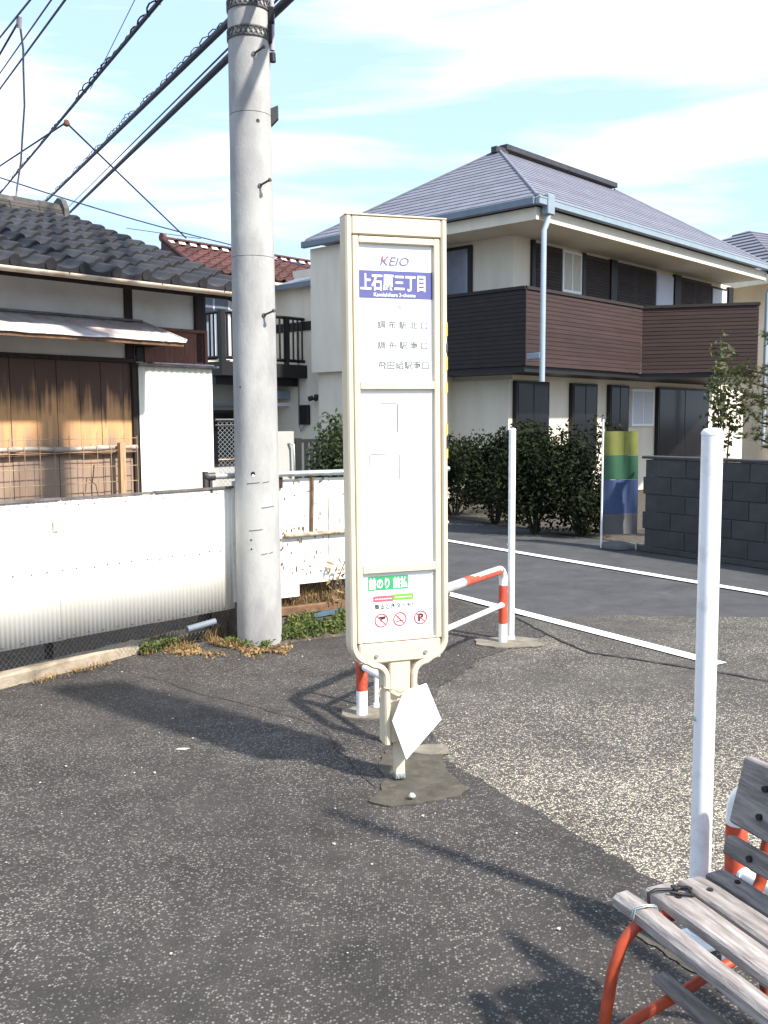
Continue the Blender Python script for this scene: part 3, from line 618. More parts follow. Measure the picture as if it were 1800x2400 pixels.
cam_f, cam_p = 2046.0, R(5.53)
# thin lines further off (end points are positions in the street, metres)
def wire(name, label, p1, p2, r, t0=0.0, t1=1.0, sag=0.0, m='cable_blue', group='overhead cables against the sky'):
    return cable(name, label, p1, p2, r, t0, t1, sag, m, group=group)
THIN = []
wire('overhead_wire', 'uppermost thin wire crossing the top left corner of the sky', (-3.555, 10, 5.717), (-5.05, 13, 6.50), 0.011, -0.5, 1.8)
wire('overhead_wire', 'middle one of the three parallel thin wires in the top left corner', (-3.34, 10, 5.717), (-6.24, 16, 7.09), 0.009, -0.3, 1.3)
wire('overhead_wire', 'lowest of the three parallel thin wires in the top left corner', (-3.20, 10, 5.717), (-6.24, 16, 6.86), 0.012, -0.3, 1.3)
wire('overhead_wire', 'faint thin wire slanting between the top edge and the twisted cable bundle', (-2.99, 12, 6.561), (-4.444, 15, 6.545), 0.005, -0.4, 1.0)
d = thing('drop_cable', 'loose grey cable hanging straight down from the wires at upper left', 'cable', (-4.85, 13, 4.45), 90)
q = [(-4.023, 11, 5.967), (-4.10, 11.3, 5.75), (-4.18, 11.5, 5.62), (-4.33, 11.9, 5.32), (-4.52, 12.3, 5.05), (-4.66, 12.6, 4.85), (-4.878, 13, 4.593), (-4.90, 13, 4.40)]
obj('core', MB().tube([Vector(p) - d.location for p in q], 0.014, 6), 'conduit_grey', d)
obj('knot', MB().tube([Vector((-4.02, 11, 5.99)) - d.location, Vector((-4.05, 11.05, 5.88)) - d.location], 0.030, 8), 'conduit_grey', d)
wire('overhead_wire', 'short slack wire leaving the hanging drop cable towards the left edge', (-4.05, 11, 5.90), (-5.20, 13, 6.06), 0.012, 0.0, 1.2, m='cable_black')
wire('overhead_wire', 'branch wire from the twisted cable bundle to the left edge', (-4.505, 14, 5.76), (-6.69, 17, 5.922), 0.014, 0.0, 1.3)
wire('service_wire', 'service wire dropping from the cable bundle to the red tiled roof', (-4.506, 14, 5.751), (-3.852, 19, 5.077), 0.014, 0.0, 1.0)
obj_k = thing('wire_clamp', 'small reddish clamp where the service wire leaves the cable bundle', 'clamp', (-4.505, 14, 5.751), 90)
obj('clamp_body', MB().lathe([(0.02, -0.05), (0.055, -0.03), (0.03, 0.04)], 8), 'rust_brown', obj_k)
wire('overhead_wire', 'thin wire passing low over both tiled roofs from left to right', (-6.3, 16, 5.507), (-3.164, 19.5, 5.062), 0.012, -0.3, 1.6, sag=0.05)
wire('overhead_wire', 'faintest wire just above the red roof gable', (-5.144, 20, 5.45), (-3.6, 19.2, 5.10), 0.007, -0.1, 1.0)

# ------------------------------------------------------------------ bus stop sign
sign = thing('bus_stop_sign', 'tall cream bus stop sign with blue name panel standing on a thin post', 'bus stop sign', (0.070, 3.80, 0.0), 72)
sign.rotation_euler = (0, R(-0.35), R(18))
D0, D1 = 0.0, 0.088                          # front and back of the case
def sweep(path, w, y0, y1, m, name, bev=0.007):
    """rectangular tube with eased edges following a path in the x-z plane"""
    mb = MB(); n = len(path); sec = [(-w / 2, y0 + bev), (-w / 2 + bev, y0), (w / 2 - bev, y0), (w / 2, y0 + bev), (w / 2, y1 - bev), (w / 2 - bev, y1), (-w / 2 + bev, y1), (-w / 2, y1 - bev)]
    rings = []
    for i, p in enumerate(path):
        p = Vector(p); a = Vector(path[max(i - 1, 0)]); b = Vector(path[min(i + 1, n - 1)]); t = (b - a).normalized(); nr = Vector((t.y, -t.x))
        rings.append([len(mb.v) + k for k in range(8)])
        for u_, y in sec: mb.v.append(Vector((p.x + nr.x * u_, y, p.y + nr.y * u_)))
    for i in range(n - 1):
        for k in range(8): mb.face((rings[i][k], rings[i][(k + 1) % 8], rings[i + 1][(k + 1) % 8], rings[i + 1][k]))
    mb.face(rings[0]); mb.face(rings[-1]); return obj(name, mb, m, sign)
half = [(0.1975, 2.288), (0.1975, 1.5), (0.1975, 0.60)] + arc(0.1175, 0.60, 0.08, 0, -75, 7)[1:] + [(0.115, 0.508)] + arc(0.115, 0.452, 0.055, 95, 172, 6) + [(0.059, 0.43), (0.058, 0.30), (0.058, 0.172)]
sweep(half, 0.025, D0, D1, 'cream_paint', 'frame_tube'); sweep([(-x, z) for x, z in half], 0.025, D0, D1, 'cream_paint', 'frame_tube')
box('top_header', 'cream_paint', sign, -0.1845, 0.1845, D0 + .002, D1 - .002, 2.218, 2.290, 0.005)
box('top_cap', 'cream_paint', sign, -0.2095, 0.2095, D0 - .001, D1 + .001, 2.290, 2.297, 0.002)
for s_ in (-1, 1): box('inner_stile', 'cream_paint', sign, min(s_ * .181, s_ * .156), max(s_ * .181, s_ * .156), 0.006, 0.080, 0.602, 2.215, 0.003)
for z0, z1 in ((2.188, 2.214), (1.622, 1.654), (0.886, 0.921), (0.602, 0.612)): box('cross_rail', 'cream_paint', sign, -0.1555, 0.1555, 0.005, 0.078, z0, z1, 0.003)
box('lower_plate', 'cream_paint', sign, -0.176, 0.176, 0.004, 0.084, 0.516, 0.600, 0.006)
for x in (-.104, .108):
    mb = MB(); mb.tube([(x, 0.006, 0.549), (x, -0.003, 0.549)], 0.008, 10); obj('plate_bolt', mb, 'galvanised', sign)
box('column', 'cream_paint', sign, -0.0445, 0.0445, 0.012, 0.076, 0.174, 0.5155, 0.004)
box('stem_post', 'cream_paint', sign, -0.020, 0.020, 0.020, 0.058, 0.016, 0.176, 0.002)
mb = MB(); mb.box(-0.021, 0.021, 0.018, 0.060, 0.016, 0.036); 
for x in (-.012, .002, .013): mb.tube([(x, 0.019, 0.026), (x, 0.013, 0.026)], 0.005, 6)
obj('stem_bolts', mb, 'galvanised', sign)
YP = 0.022                                   # face of the recessed panels
box('name_panel', 'panel_white', sign, -0.156, 0.156, YP, 0.06, 1.654, 2.188)
box('timetable_panel', 'panel_white', sign, -0.156, 0.156, YP, 0.06, 0.921, 1.622)
box('notice_panel', 'panel_white', sign, -0.156, 0.156, YP, 0.06, 0.612, 0.886)
box('rear_panel', 'cream_paint', sign, -0.18, 0.18, 0.0605, 0.079, 0.602, 2.2)
def card(name, m, x0, x1, z0, z1, lift=0.0006):
    return obj(name, MB().quad((x0, YP - lift, z0), (x1, YP - lift, z0), (x1, YP - lift, z1), (x0, YP - lift, z1)), m, sign)
YT = YP - 0.0014
card('name_plate', 'print_blue', -0.1545, 0.1545, 1.979, 2.086)
k_ = lettering('lettering', 'KEIO', (-0.066, 0.056, 2.106, 2.141), YT, sign, 'print_mauve', 0.012, 0.28)
mb = MB(); mb.quad((-0.064, YT - .0004, 2.128), (-0.058, YT - .0004, 2.128), (-0.051, YT - .0004, 2.143), (-0.056, YT - .0004, 2.143)); mb.quad((-0.048, YT - .0004, 2.124), (-0.043, YT - .0004, 2.122), (-0.030, YT - .0004, 2.143), (-0.036, YT - .0004, 2.143))
obj('logo_stroke', mb, 'print_pink', sign)
lettering('lettering', '上石原三丁目', (-0.146, 0.124, 2.0085, 2.074), YT, sign, 'print_white', 0.024)
lettering('lettering', 'Kamiishihara 3-chome', (-0.092, 0.082, 1.986, 2.001), YT, sign, 'print_white', 0.012)
lettering('lettering', '行', (-0.036, -0.014, 1.931, 1.955), YT, sign, 'print_faint', 0.0)
lettering('lettering', '先', (0.004, 0.028, 1.931, 1.956), YT, sign, 'print_pale_pink', 0.012)
lettering('lettering', '調 布 駅 北 口', (-0.078, 0.132, 1.862, 1.893), YT, sign, 'print_grey', 0.006)
lettering('lettering', '調 布 駅 南 口', (-0.078, 0.132, 1.782, 1.813), YT, sign, 'print_grey', 0.006)
lettering('lettering', '飛田給駅南口', (-0.078, 0.137, 1.702, 1.735), YT, sign, 'print_grey', 0.006)
def rule(x0, x1, z0, z1, m='print_faint'): card('printed_rule', m, x0, x1, z0, z1, 0.0009)
rule(-0.07, 0.0, 1.5660, 1.5690, 'print_grey'); rule(0.005, 0.120, 1.5662, 1.5685, 'print_faint'); rule(-0.0005, 0.0045, 1.452, 1.5655, 'print_grey')
rule(-0.113, 0.0060, 1.3640, 1.3675, 'print_grey'); rule(-0.1185, -0.1145, 1.255, 1.364, 'print_grey'); rule(0.0065, 0.0100, 1.262, 1.364, 'print_grey')
rule(0.08, 0.115, 1.172, 1.1732)
# notice panel
card('green_banner', 'print_green', -0.131, 0.041, 0.814, 0.871)
lettering('lettering', '前のり 前払', (-0.127, 0.037, 0.819, 0.866), YT, sign, 'print_white', 0.03)
card('pink_banner', 'print_pink', -0.110, -0.025, 0.766, 0.791); card('lime_banner', 'print_lime', -0.0245, 0.063, 0.769, 0.794)
mb = MB()
for x0, x1, z in ((-0.101, -0.034, 0.778), (-0.015, 0.052, 0.781)):
    x = x0
    while x < x1: mb.quad((x, YT, z - .0022), (x + .0042, YT, z - .0022), (x + .0042, YT, z + .0022), (x, YT, z + .0022)); x += 0.0072
tag(obj('banner_print', mb, 'print_white', sign), kind='stuff')
lettering('lettering', '乗るときタッチ！', (-0.105, 0.062, 0.735, 0.758), YT, sign, 'print_black', 0.016)
mb = MB()                                    # rows of print too small to read
for x0, x1, z, h in ((0.050, 0.148, 0.868, .0022), (-0.13, 0.05, 0.805, .0022), (-0.128, 0.03, 0.800, .0016), (-0.09, 0.10, 0.640, .002), (-0.12, 0.13, 0.630, .0016), (0.078, 0.115, 0.785, .002), (0.080, 0.108, 0.774, .002), (0.080, 0.104, 0.762, .002), (0.082, 0.106, 0.752, .0025)):
    x = x0
    while x < x1:
        w = random.uniform(.002, .008); mb.quad((x, YT, z - h), (x + w, YT, z - h), (x + w, YT, z + h * random.uniform(.2, 1)), (x, YT, z + h)); x += w + random.uniform(.002, .006)
tag(obj('small_print', mb, 'print_faint', sign), kind='stuff')
def ring_sign(cx, cz, r):
    mb = MB(); n = 32
    for i in range(n):
        a, b = 2 * math.pi * i / n, 2 * math.pi * (i + 1) / n
        mb.quad((cx + r * math.cos(a), YT - .0006, cz + r * math.sin(a)), (cx + r * math.cos(b), YT - .0006, cz + r * math.sin(b)), (cx + r * .84 * math.cos(b), YT - .0006, cz + r * .84 * math.sin(b)), (cx + r * .84 * math.cos(a), YT - .0006, cz + r * .84 * math.sin(a)))
    c = math.cos(R(45)); t = r * .07
    a0 = Vector((cx - r * .82 * c, 0, cz + r * .82 * c)); b0 = Vector((cx + r * .82 * c, 0, cz - r * .82 * c)); nr = Vector((c, 0, c)) * t
    mb.quad(*[(p.x, YT - .0006, p.z) for p in (a0 - nr, b0 - nr, b0 + nr, a0 + nr)])
    obj('prohibition_ring', mb, 'print_red', sign)
for cx in (-0.076, 0.004, 0.094): ring_sign(cx, 0.690, 0.029)
mb = MB(); mb.poly([(x, YT, z) for x, z in ((-0.088, 0.697), (-0.084, 0.706), (-0.060, 0.706), (-0.058, 0.696), (-0.072, 0.693), (-0.074, 0.685), (-0.080, 0.685), (-0.081, 0.694))]); obj('pictogram', mb, 'print_black', sign)
mb = MB(); mb.quad((-0.012, YT, 0.679), (0.016, YT, 0.681), (0.016, YT, 0.685), (-0.012, YT, 0.683))
for x in (-.004, .004): mb.quad((x, YT, 0.692), (x + .0018, YT, 0.692), (x + .005, YT, 0.706), (x + .0035, YT, 0.706))
obj('pictogram', mb, 'print_black', sign)
lettering('pictogram', 'P', (0.083, 0.107, 0.674, 0.707), YT, sign, 'print_black', 0.05)
# warning tape on the right edge
for z0, z1, m in ((1.825, 1.875, 'tape_yellow'), (1.765, 1.80, 'plastic_grey'), (1.69, 1.743, 'tape_yellow'), (1.60, 1.64, 'tape_yellow'), (1.43, 1.475, 'tape_yellow'), (1.378, 1.428, 'tape_black'), (1.335, 1.376, 'tape_yellow')):
    s_ = random.uniform(-.01, .01)
    mb = MB(); mb.quad((0.2035, -0.0008, z0), (0.2105, -0.0008, z0 + .012), (0.2105, -0.0008, z1 + .012 + s_ * .3), (0.2035, -0.0008, z1))
    mb.quad((0.2108, -0.0008, z0 + .012), (0.2108, D1, z0 + .05), (0.2108, D1, z1 + .05), (0.2108, -0.0008, z1 + .012)); obj('warning_tape', mb, m, sign)

# card tied to the column
tagc = thing('hanging_card', 'blank white card tied askew to the column of the bus stop sign', 'card', (0.070, 3.80, 0.0), 72)
crd = [(0.093, 0.428), (0.160, 0.268), (0.008, 0.113), (-0.054, 0.284), (-0.010, 0.395), (0.02, 0.41)]
mb = MB(); mb.prism(crd, -0.022, -0.016); o = obj('card_sheet', mb, 'card_plastic', tagc); o.rotation_euler = (R(2), 0, 0); o.location = (0, -0.004, 0)
sv_ = [(-0.075, 0.05, 0.408), (-0.073, -0.004, 0.412), (-0.03, -0.008, 0.404), (0.0, -0.016, 0.398), (0.03, -0.018, 0.402), (0.074, -0.006, 0.405), (0.075, 0.05, 0.408), (0.0, 0.094, 0.41), (-0.075, 0.05, 0.408)]
obj('string', MB().tube(sv_, 0.0035, 6), 'string', tagc)
obj('string_knot', MB().tube([(-0.03, -0.012, 0.40), (-0.012, -0.020, 0.396), (0.005, -0.022, 0.402), (-0.004, -0.024, 0.388), (-0.02, -0.02, 0.380)], 0.0045, 6), 'string', tagc)
obj('string_end', MB().tube([(-0.076, 0.03, 0.412), (-0.088, 0.02, 0.405), (-0.095, 0.02, 0.385), (-0.090, 0.018, 0.372)], 0.003, 6), 'string', tagc)

# ------------------------------------------------------------------ red and white pipe barriers, white posts
def barrier(label, loc, az, length, height=0.535, r=0.029):
    """upright at the origin, running along +x, bent at both ends"""
    b = thing('pipe_barrier', label, 'barrier', loc, az, 'red and white pipe barriers')
    cr_ = 0.075; H = height - r
    path = [Vector((0, 0, 0.0)), Vector((0, 0, H - cr_))] + [Vector((cr_ - cr_ * math.cos(R(a)), 0, H - cr_ + cr_ * math.sin(R(a)))) for a in (15, 30, 45, 60, 75, 90)] + [Vector((length - cr_, 0, H))] + [Vector((length - cr_ + cr_ * math.sin(R(a)), 0, H - cr_ + cr_ * math.cos(R(a)))) for a in (15, 30, 45, 60, 75, 90)] + [Vector((length, 0, 0.0))]
    cum = [0]
    for i in range(len(path) - 1): cum.append(cum[-1] + (path[i + 1] - path[i]).length)
    def at(d_):
        for i in range(len(path) - 1):
            if d_ <= cum[i + 1] + 1e-9: return path[i].lerp(path[i + 1], (d_ - cum[i]) / max(1e-9, cum[i + 1] - cum[i]))
        return path[-1]
    T = cum[-1]; cuts = [0.0, 0.135, 0.395]; hb = cum[8]           # white foot, red, white bend, then alternating
    cuts += [hb + 0.02]; x = hb + 0.02; n = max(3, int(round((T - 2 * (hb + 0.02)) / 0.19))); n += 1 - n % 2
    for i in range(1, n + 1): cuts.append(hb + 0.02 + (T - 2 * (hb + .02)) * i / n)
    cuts += [T - 0.395, T - 0.135, T]
    cols = ['white_paint', 'red_paint', 'white_paint'] + ['red_paint' if i % 2 == 0 else 'white_paint' for i in range(n)] + ['white_paint', 'red_paint', 'white_paint']
    for i in range(len(cuts) - 1):
        a, e = cuts[i], cuts[i + 1]; ds = [a] + [c for c in cum if a + 1e-4 < c < e - 1e-4] + [e]
        obj('red_section' if cols[i] == 'red_paint' else 'white_section', MB().tube([at(q_) for q_ in ds], r + (0.0005 if cols[i] == 'red_paint' else 0), 16), cols[i], b)
    obj('lower_bar', MB().tube([(r * .6, 0.0, 0.262), (length - r * .6, 0.0, 0.262)], 0.017, 12), 'white_paint', b)
    for x in (0.02, length - .02):
        obj('bar_collar', MB().tube([(x - .012, 0, 0.262), (x + .012, 0, 0.262)], 0.021, 12), 'white_paint', b)
    return b
barrier('red and white pipe barrier running away behind the bus stop sign', (0.798, 6.282, 0), 210.2, 1.82)
arm = thing('barrier_arm', 'short white lower rail and near upright of the barrier, half hidden behind the sign column', 'barrier', (-0.124, 4.71, 0), 153.5)
obj('lower_bar', MB().tube([(0.03, 0, 0.262), (0.50, 0, 0.262)], 0.017, 12), 'white_paint', arm)
obj('bar_collar', MB().tube([(0.031, 0, 0.262), (0.05, 0, 0.262)], 0.021, 12), 'dark_steel', arm)
obj('white_section', MB().tube([(0.53, 0, 0.0), (0.53, 0, 0.135)], 0.029, 16), 'white_paint', arm); obj('red_section', MB().tube([(0.53, 0, 0.135), (0.53, 0, 0.395)], 0.0292, 16), 'red_paint', arm)
obj('top_bar', MB().tube([(0.53, 0, 0.395), (0.53, 0, 0.44)] + [(0.455 + 0.075 * math.cos(R(a)), 0, 0.44 + 0.066 * math.sin(R(a))) for a in (22, 45, 68, 90)] + [(0.031, 0, 0.506)], 0.029, 16), 'white_paint', arm)
barrier('red and white pipe barrier behind the wooden bench', (0.962, 2.50, 0), 152, 1.5)
def marker_post(label, loc, h, r, lean=0.0):
    p = thing('marker_post', label, 'post', loc, 90, 'plain white steel posts')
    obj('tube', MB().lathe([(r, 0.0), (r, h - .02)], 24), 'white_paint', p)
    obj('post_cap', MB().lathe([(r + .001, h - .02), (r + .001, h - .012), (r * .8, h - .003), (r * .3, h)], 24), 'white_paint', p)
    obj('base_flange', MB().lathe([(r + .030, 0.0), (r + .030, 0.008), (r + .004, 0.010), (r + .004, 0.03)], 24), 'white_paint', p)
    mb = MB(); mb.tube([(-r * .95, -r * .15, .66), (-r - .004, -r * .2, .66)], 0.006, 8); obj('rivet', mb, 'galvanised', p)
    p.rotation_euler = (0, R(lean), 0); return p
marker_post('tall plain white post standing behind the end of the bench', (0.900, 2.60, 0), 1.475, 0.0290)
marker_post('plain white post beside the far upright of the barrier near the road', (0.862, 6.36, 0), 1.445, 0.0235)
marker_post('slim white post seen under the bus stop sign behind the barrier', (-0.045, 4.83, 0), 0.50, 0.012)

# ------------------------------------------------------------------ bench
bench = thing('bench', 'weathered wooden slat bench with a rusty orange red tube frame', 'bench', (0.526, 2.085, 0), 159)
BL = 1.5
# local x = along the bench, local y points (left of x) = towards the road / back of the bench
def slat(y0, y1, zt, th, m='bench_wood', x0=0.0, tilt=0.0, round_=0.006, name='seat_slat'):
    mb = MB(); M = Matrix.Translation((0, (y0 + y1) / 2, zt)) @ Matrix.Rotation(tilt, 4, 'X'); w = (y1 - y0)
    n = 24; sec = [(-w / 2, -th), (-w / 2, -round_), (-w / 2 + round_, 0), (w / 2 - round_, 0), (w / 2, -round_), (w / 2, -th)]
    rings = []
    for i in range(n + 1):
        x = x0 + (BL - x0) * i / n; rings.append([len(mb.v) + k for k in range(6)])
        ins = 0.012 if i == 0 else 0.0
        for y, z in sec:
            wob = noise.noise(Vector((x * 5, y * 40, y0 * 50))) * 0.0022
            mb.v.append(M @ Vector((x + noise.noise(Vector((y * 90, z * 90, y0 * 9))) * .006 if i == 0 else x, y * (1 - ins * 3) + wob, z - ins * .4 + wob)))
    for i in range(n):
        for k in range(6): mb.face((rings[i][k], rings[i][(k + 1) % 6], rings[i + 1][(k + 1) % 6], rings[i + 1][k]))
    mb.face(rings[0]); mb.face(rings[-1]); return obj(name, mb, m, bench)
slat(-0.006, 0.046, 0.418, 0.030, x0=0.0, round_=0.010)
slat(0.074, 0.150, 0.424, 0.026, x0=0.012)
slat(0.163, 0.238, 0.424, 0.026, x0=0.016)
slat(0.250, 0.305, 0.428, 0.026, x0=0.010, m='bench_wood_dark')
def back(zc, w, yb, m, x0, name):
    mb = MB(); M = Matrix.Translation((0, yb, zc)) @ Matrix.Rotation(R(76), 4, 'X')
    n = 24; th = 0.024; sec = [(-w / 2, 0), (-w / 2 + .005, .005), (w / 2 - .005, .005), (w / 2, 0), (w / 2, -th), (-w / 2, -th)]
    rings = []
    for i in range(n + 1):
        x = x0 + (BL - x0) * i / n; rings.append([len(mb.v) + k for k in range(6)])
        for y, z in sec:
            wob = noise.noise(Vector((x * 5, y * 30, zc * 50))) * 0.002
            mb.v.append(M @ Vector((x + (noise.noise(Vector((y * 60, z * 90, 3))) * .008 if i == 0 else 0), y + wob, z + wob)))
    for i in range(n):
        for k in range(6): mb.face((rings[i][k], rings[i][(k + 1) % 6], rings[i + 1][(k + 1) % 6], rings[i + 1][k]))
    mb.face(rings[0]); mb.face(rings[-1]); return obj(name, mb, m, bench)
back(0.476, 0.046, 0.318, 'bench_wood_dark', 0.0, 'back_slat')
back(0.608, 0.165, 0.352, 'bench_wood_dark', 0.0, 'back_board')
def frame(x):
    leg = [(x, -0.100, 0.0), (x, -0.088, 0.12), (x, -0.062, 0.28), (x, -0.038, 0.345), (x, -0.004, 0.378), (x, 0.05, 0.386), (x, 0.17, 0.386), (x, 0.30, 0.386), (x, 0.332, 0.392), (x, 0.348, 0.42), (x, 0.360, 0.50), (x, 0.385, 0.60), (x, 0.398, 0.66)]
    obj('frame_tube', MB().tube(leg, 0.0135, 12), 'orange_red_steel', bench)
    obj('brace_tube', MB().tube([(x, -0.082, 0.120), (x, 0.0, 0.158), (x, 0.12, 0.190), (x, 0.22, 0.225), (x, 0.31, 0.245), (x, 0.36, 0.20), (x, 0.40, 0.0)], 0.0125, 12), 'orange_red_steel', bench)
    for y, z in ((0.02, 0.4185), (0.112, 0.4245), (0.20, 0.4245), (0.278, 0.4285)):
        obj('slat_bolt', MB().tube([(x, y, z - .004), (x, y, z + .003)], 0.007, 8), 'frame_black', bench)
    for y, z in ((0.310, 0.478), (0.335, 0.575), (0.350, 0.64)):
        obj('slat_bolt', MB().tube([(x, y + .01, z), (x, y - .004, z + .001)], 0.008, 8), 'frame_black', bench)
frame(0.085); frame(1.2)
mb = MB(); n = 12
mb.box(0.03, BL, 0.080, 0.128, 0.196, 0.218, None, 0.007); obj('foot_rail', mb, 'bench_wood_dark', bench)
ty = [(0.055, 0.055, 0.40), (0.055, 0.052, 0.43), (0.052, 0.075, 0.433), (0.058, 0.11, 0.430), (0.06, 0.155, 0.428), (0.058, 0.17, 0.420), (0.06, 0.168, 0.395)]
obj('black_cord', MB().tube(ty, 0.0042, 6), 'frame_black', bench)
obj('black_cord', MB().tube([(0.07, 0.10, 0.431), (0.10, 0.14, 0.430), (0.07, 0.15, 0.431), (0.05, 0.12, 0.431), (0.075, 0.115, 0.433)], 0.0042, 6), 'frame_black', bench)
for k in range(2):
    x = 0.082 + k * .007
    obj('wire_tie', MB().tube([(x, -0.012, 0.40), (x, -0.006, 0.422), (x + .004, 0.02, 0.4245), (x + .006, 0.044, 0.421), (x + .008, 0.05, 0.40)], 0.0018, 6), 'galvanised', bench)

# ------------------------------------------------------------------ old house on the left
old = thing('old_house', 'old timber and plaster house with dark grey tiled roof behind the white fence', 'house', (-1.9947, 8.7501, -0.3150), 43, size=1.21)
XL = -3.4
mb = MB(); mb.box(XL, 0.36, 0.0, 4.4, -0.1, 2.50); mb.prism([(0.0, 2.50), (4.4, 2.50), (2.2, 3.20)], XL, 0.36, 'x'); obj('plaster_wall', mb, 'plaster_white', old)
box('post', 'timber_dark', old, -0.342, -0.278, -0.022, 0.0, 1.96, 2.47, 0.004)
box('corner_post', 'timber_dark', old, 0.271, 0.372, -0.024, 0.10, 1.95, 2.47, 0.004)
box('eave_beam', 'timber_dark', old, XL, 0.372, -0.03, 0.0, 2.472, 2.52)
box('lintel', 'timber_dark', old, XL, -0.275, -0.045, -0.001, 1.925, 1.958, 0.003)
box('door_post', 'timber_dark', old, -0.316, -0.275, -0.05, -0.002, 0.0, 1.9245, 0.003)
x = XL; k = 0
while x < -0.33:                                          # upright shutter boards
    w = [0.165, 0.18, 0.152, 0.172][k % 4]; x1 = min(x + w - 0.004, -0.317)
    box('shutter_board', 'stained_boards', old, x, x1, -0.022 - 0.003 * (k % 2), -0.002, 0.05, 1.924); x += w; k += 1
# brown board panel to the right of the awning
box('panel_frame', 'timber_brown', old, -0.19, 0.372, -0.040, -0.001, 2.176, 2.200, 0.003)
box('panel_frame', 'timber_brown', old, 0.345, 0.374, -0.036, -0.001, 1.940, 2.175, 0.003)
for i in range(6):
    x0 = -0.19 + i * 0.0885; box('panel_board', 'timber_brown', old, x0, x0 + 0.0865, -0.024, -0.001, 1.940, 2.175)
box('beam_end', 'timber_dark', old, -0.335, -0.115, -0.16, -0.0005, 2.050, 2.105, 0.004)
box('beam_end', 'timber_dark', old, -0.275, -0.215, -0.05, -0.0255, 1.94, 2.048, 0.004)
box('panel_cap', 'cap_metal', old, -0.295, 0.428, -0.105, 0.0, 1.909, 1.926, 0.003)
box('panel_cap', 'tin_awning', old, -0.15, 0.40, -0.075, 0.0, 1.927, 1.936, 0.002)
me_o = corrugated(-0.272, 0.388, 0.10, 1.908, pitch=0.055, amp=0.0035, y=-0.062); obj('metal_panel', me_o, 'white_metal_cream', old)
box('panel_side', 'white_metal_cream', old, 0.384, 0.390, -0.058, 0.0, 0.10, 1.905)
# tin awning in strips
x = XL; k = 0
while x < -0.2:
    x1 = min(x + 0.43, -0.20)
    mb = MB(); xa, xb = x, x1
    P = [(-0.0, 2.226), (-0.56, 2.058)]
    n0 = len(mb.v)
    sag = [random.uniform(-.006, .006) for _ in range(5)]
    for j in range(5):
        t = j / 4; xx = xa + (xb - xa) * t - (0.055 if False else 0)
        for y, z in ((0.0, 2.226), (-0.28, 2.144 + sag[j]), (-0.56, 2.058 + sag[j] * .6), (-0.56, 2.046 + sag[j] * .6), (-0.28, 2.132 + sag[j]), (0.0, 2.214)):
            mb.v.append(Vector((xx + (-0.0), y, z)))
    for j in range(4):
        for q in range(6): mb.face((n0 + j * 6 + q, n0 + j * 6 + (q + 1) % 6, n0 + (j + 1) * 6 + (q + 1) % 6, n0 + (j + 1) * 6 + q))
    mb.face(range(n0, n0 + 6)); mb.face(range(n0 + 24, n0 + 30))
    obj('awning_sheet', mb, 'tin_awning', old); x = x1 + 0.002; k += 1
mb = MB(); mb.prism([(-0.0, 2.227), (-0.0, 2.243), (-0.56, 2.070), (-0.56, 2.059)], -0.20, -0.192, 'x'); obj('awning_edge', mb, 'tin_awning', old)
box('awning_flashing', 'cap_metal', old, XL, -0.20, -0.03, 0.0, 2.2275, 2.243, 0.002)
box('awning_batten', 'rust_brown', old, XL, -0.21, -0.545, -0.515, 2.020, 2.050)
for xx in (-2.4, -1.5, -0.7): 
    mb = MB(); mb.prism([(-0.0, 2.10), (-0.0, 2.20), (-0.52, 2.045), (-0.52, 2.02)], xx, xx + .035, 'x'); obj('awning_rafter', mb, 'timber_dark', old)
# roof: deck, tiles, ridge
EY, EZ, RY, RZ = -0.55, 2.445, 2.14, 3.36
SL = math.hypot(RY - EY, RZ - EZ); ANG = math.atan2(RZ - EZ, RY - EY)
mb = MB(); mb.prism([(EY + .04, EZ - .035), (RY, RZ - .03), (2 * RY - EY - .04, EZ - .035), (2 * RY - EY - .04, EZ - .065), (RY, RZ - .07), (EY + .04, EZ - .065)], XL, 0.40, 'x'); obj('roof_deck', mb, 'timber_dark', old)
def kawara(w, l, eave=False):
    mb = MB(); xs = [0, .12, .30, .52, .70, .80, .90, 1.0, 1.08]; zs = [0.022, 0.004, -0.010, -0.010, 0.006, 0.030, 0.044, 0.036, 0.012]
    ys = [0.0, 0.02, l]; lift = [0.022, 0.025, 0.0]
    rings = []
    for y, lf in zip(ys, lift):
        rings.append([len(mb.v) + k for k in range(9)])
        for a, z in zip(xs, zs): mb.v.append(Vector((a * w, y, z + lf)))
    for i in range(2):
        for k in range(8): mb.face((rings[i][k], rings[i][k + 1], rings[i + 1][k + 1], rings[i + 1][k]), True)
    dn = [len(mb.v) + k for k in range(9)]
    for a, z in zip(xs, zs): mb.v.append(Vector((a * w, 0.0, z + (0.016 - 0.022 if not eave else -0.045 - z * 0.6))))
    for k in range(8): mb.face((rings[0][k], rings[0][k + 1], dn[k + 1], dn[k]))
    if eave:
        cx = 0.90 * w; n = len(mb.v); seg = 10
        for yy in (-0.008, 0.01):
            for k in range(seg): a = 2 * math.pi * k / seg; mb.v.append(Vector((cx + .034 * math.cos(a), yy, 0.022 + .034 * math.sin(a))))
        mb.face([n + k for k in range(seg)])
        for k in range(seg): mb.face((n + k, n + (k + 1) % seg, n + seg + (k + 1) % seg, n + seg + k))
    return mb
TW = 0.228; rows = 13; ex = SL / rows
tile_me = kawara(TW, ex + .05).mesh('roof_tile', 'kawara'); eave_me = kawara(TW, ex + .05, True).mesh('eave_tile', 'kawara')
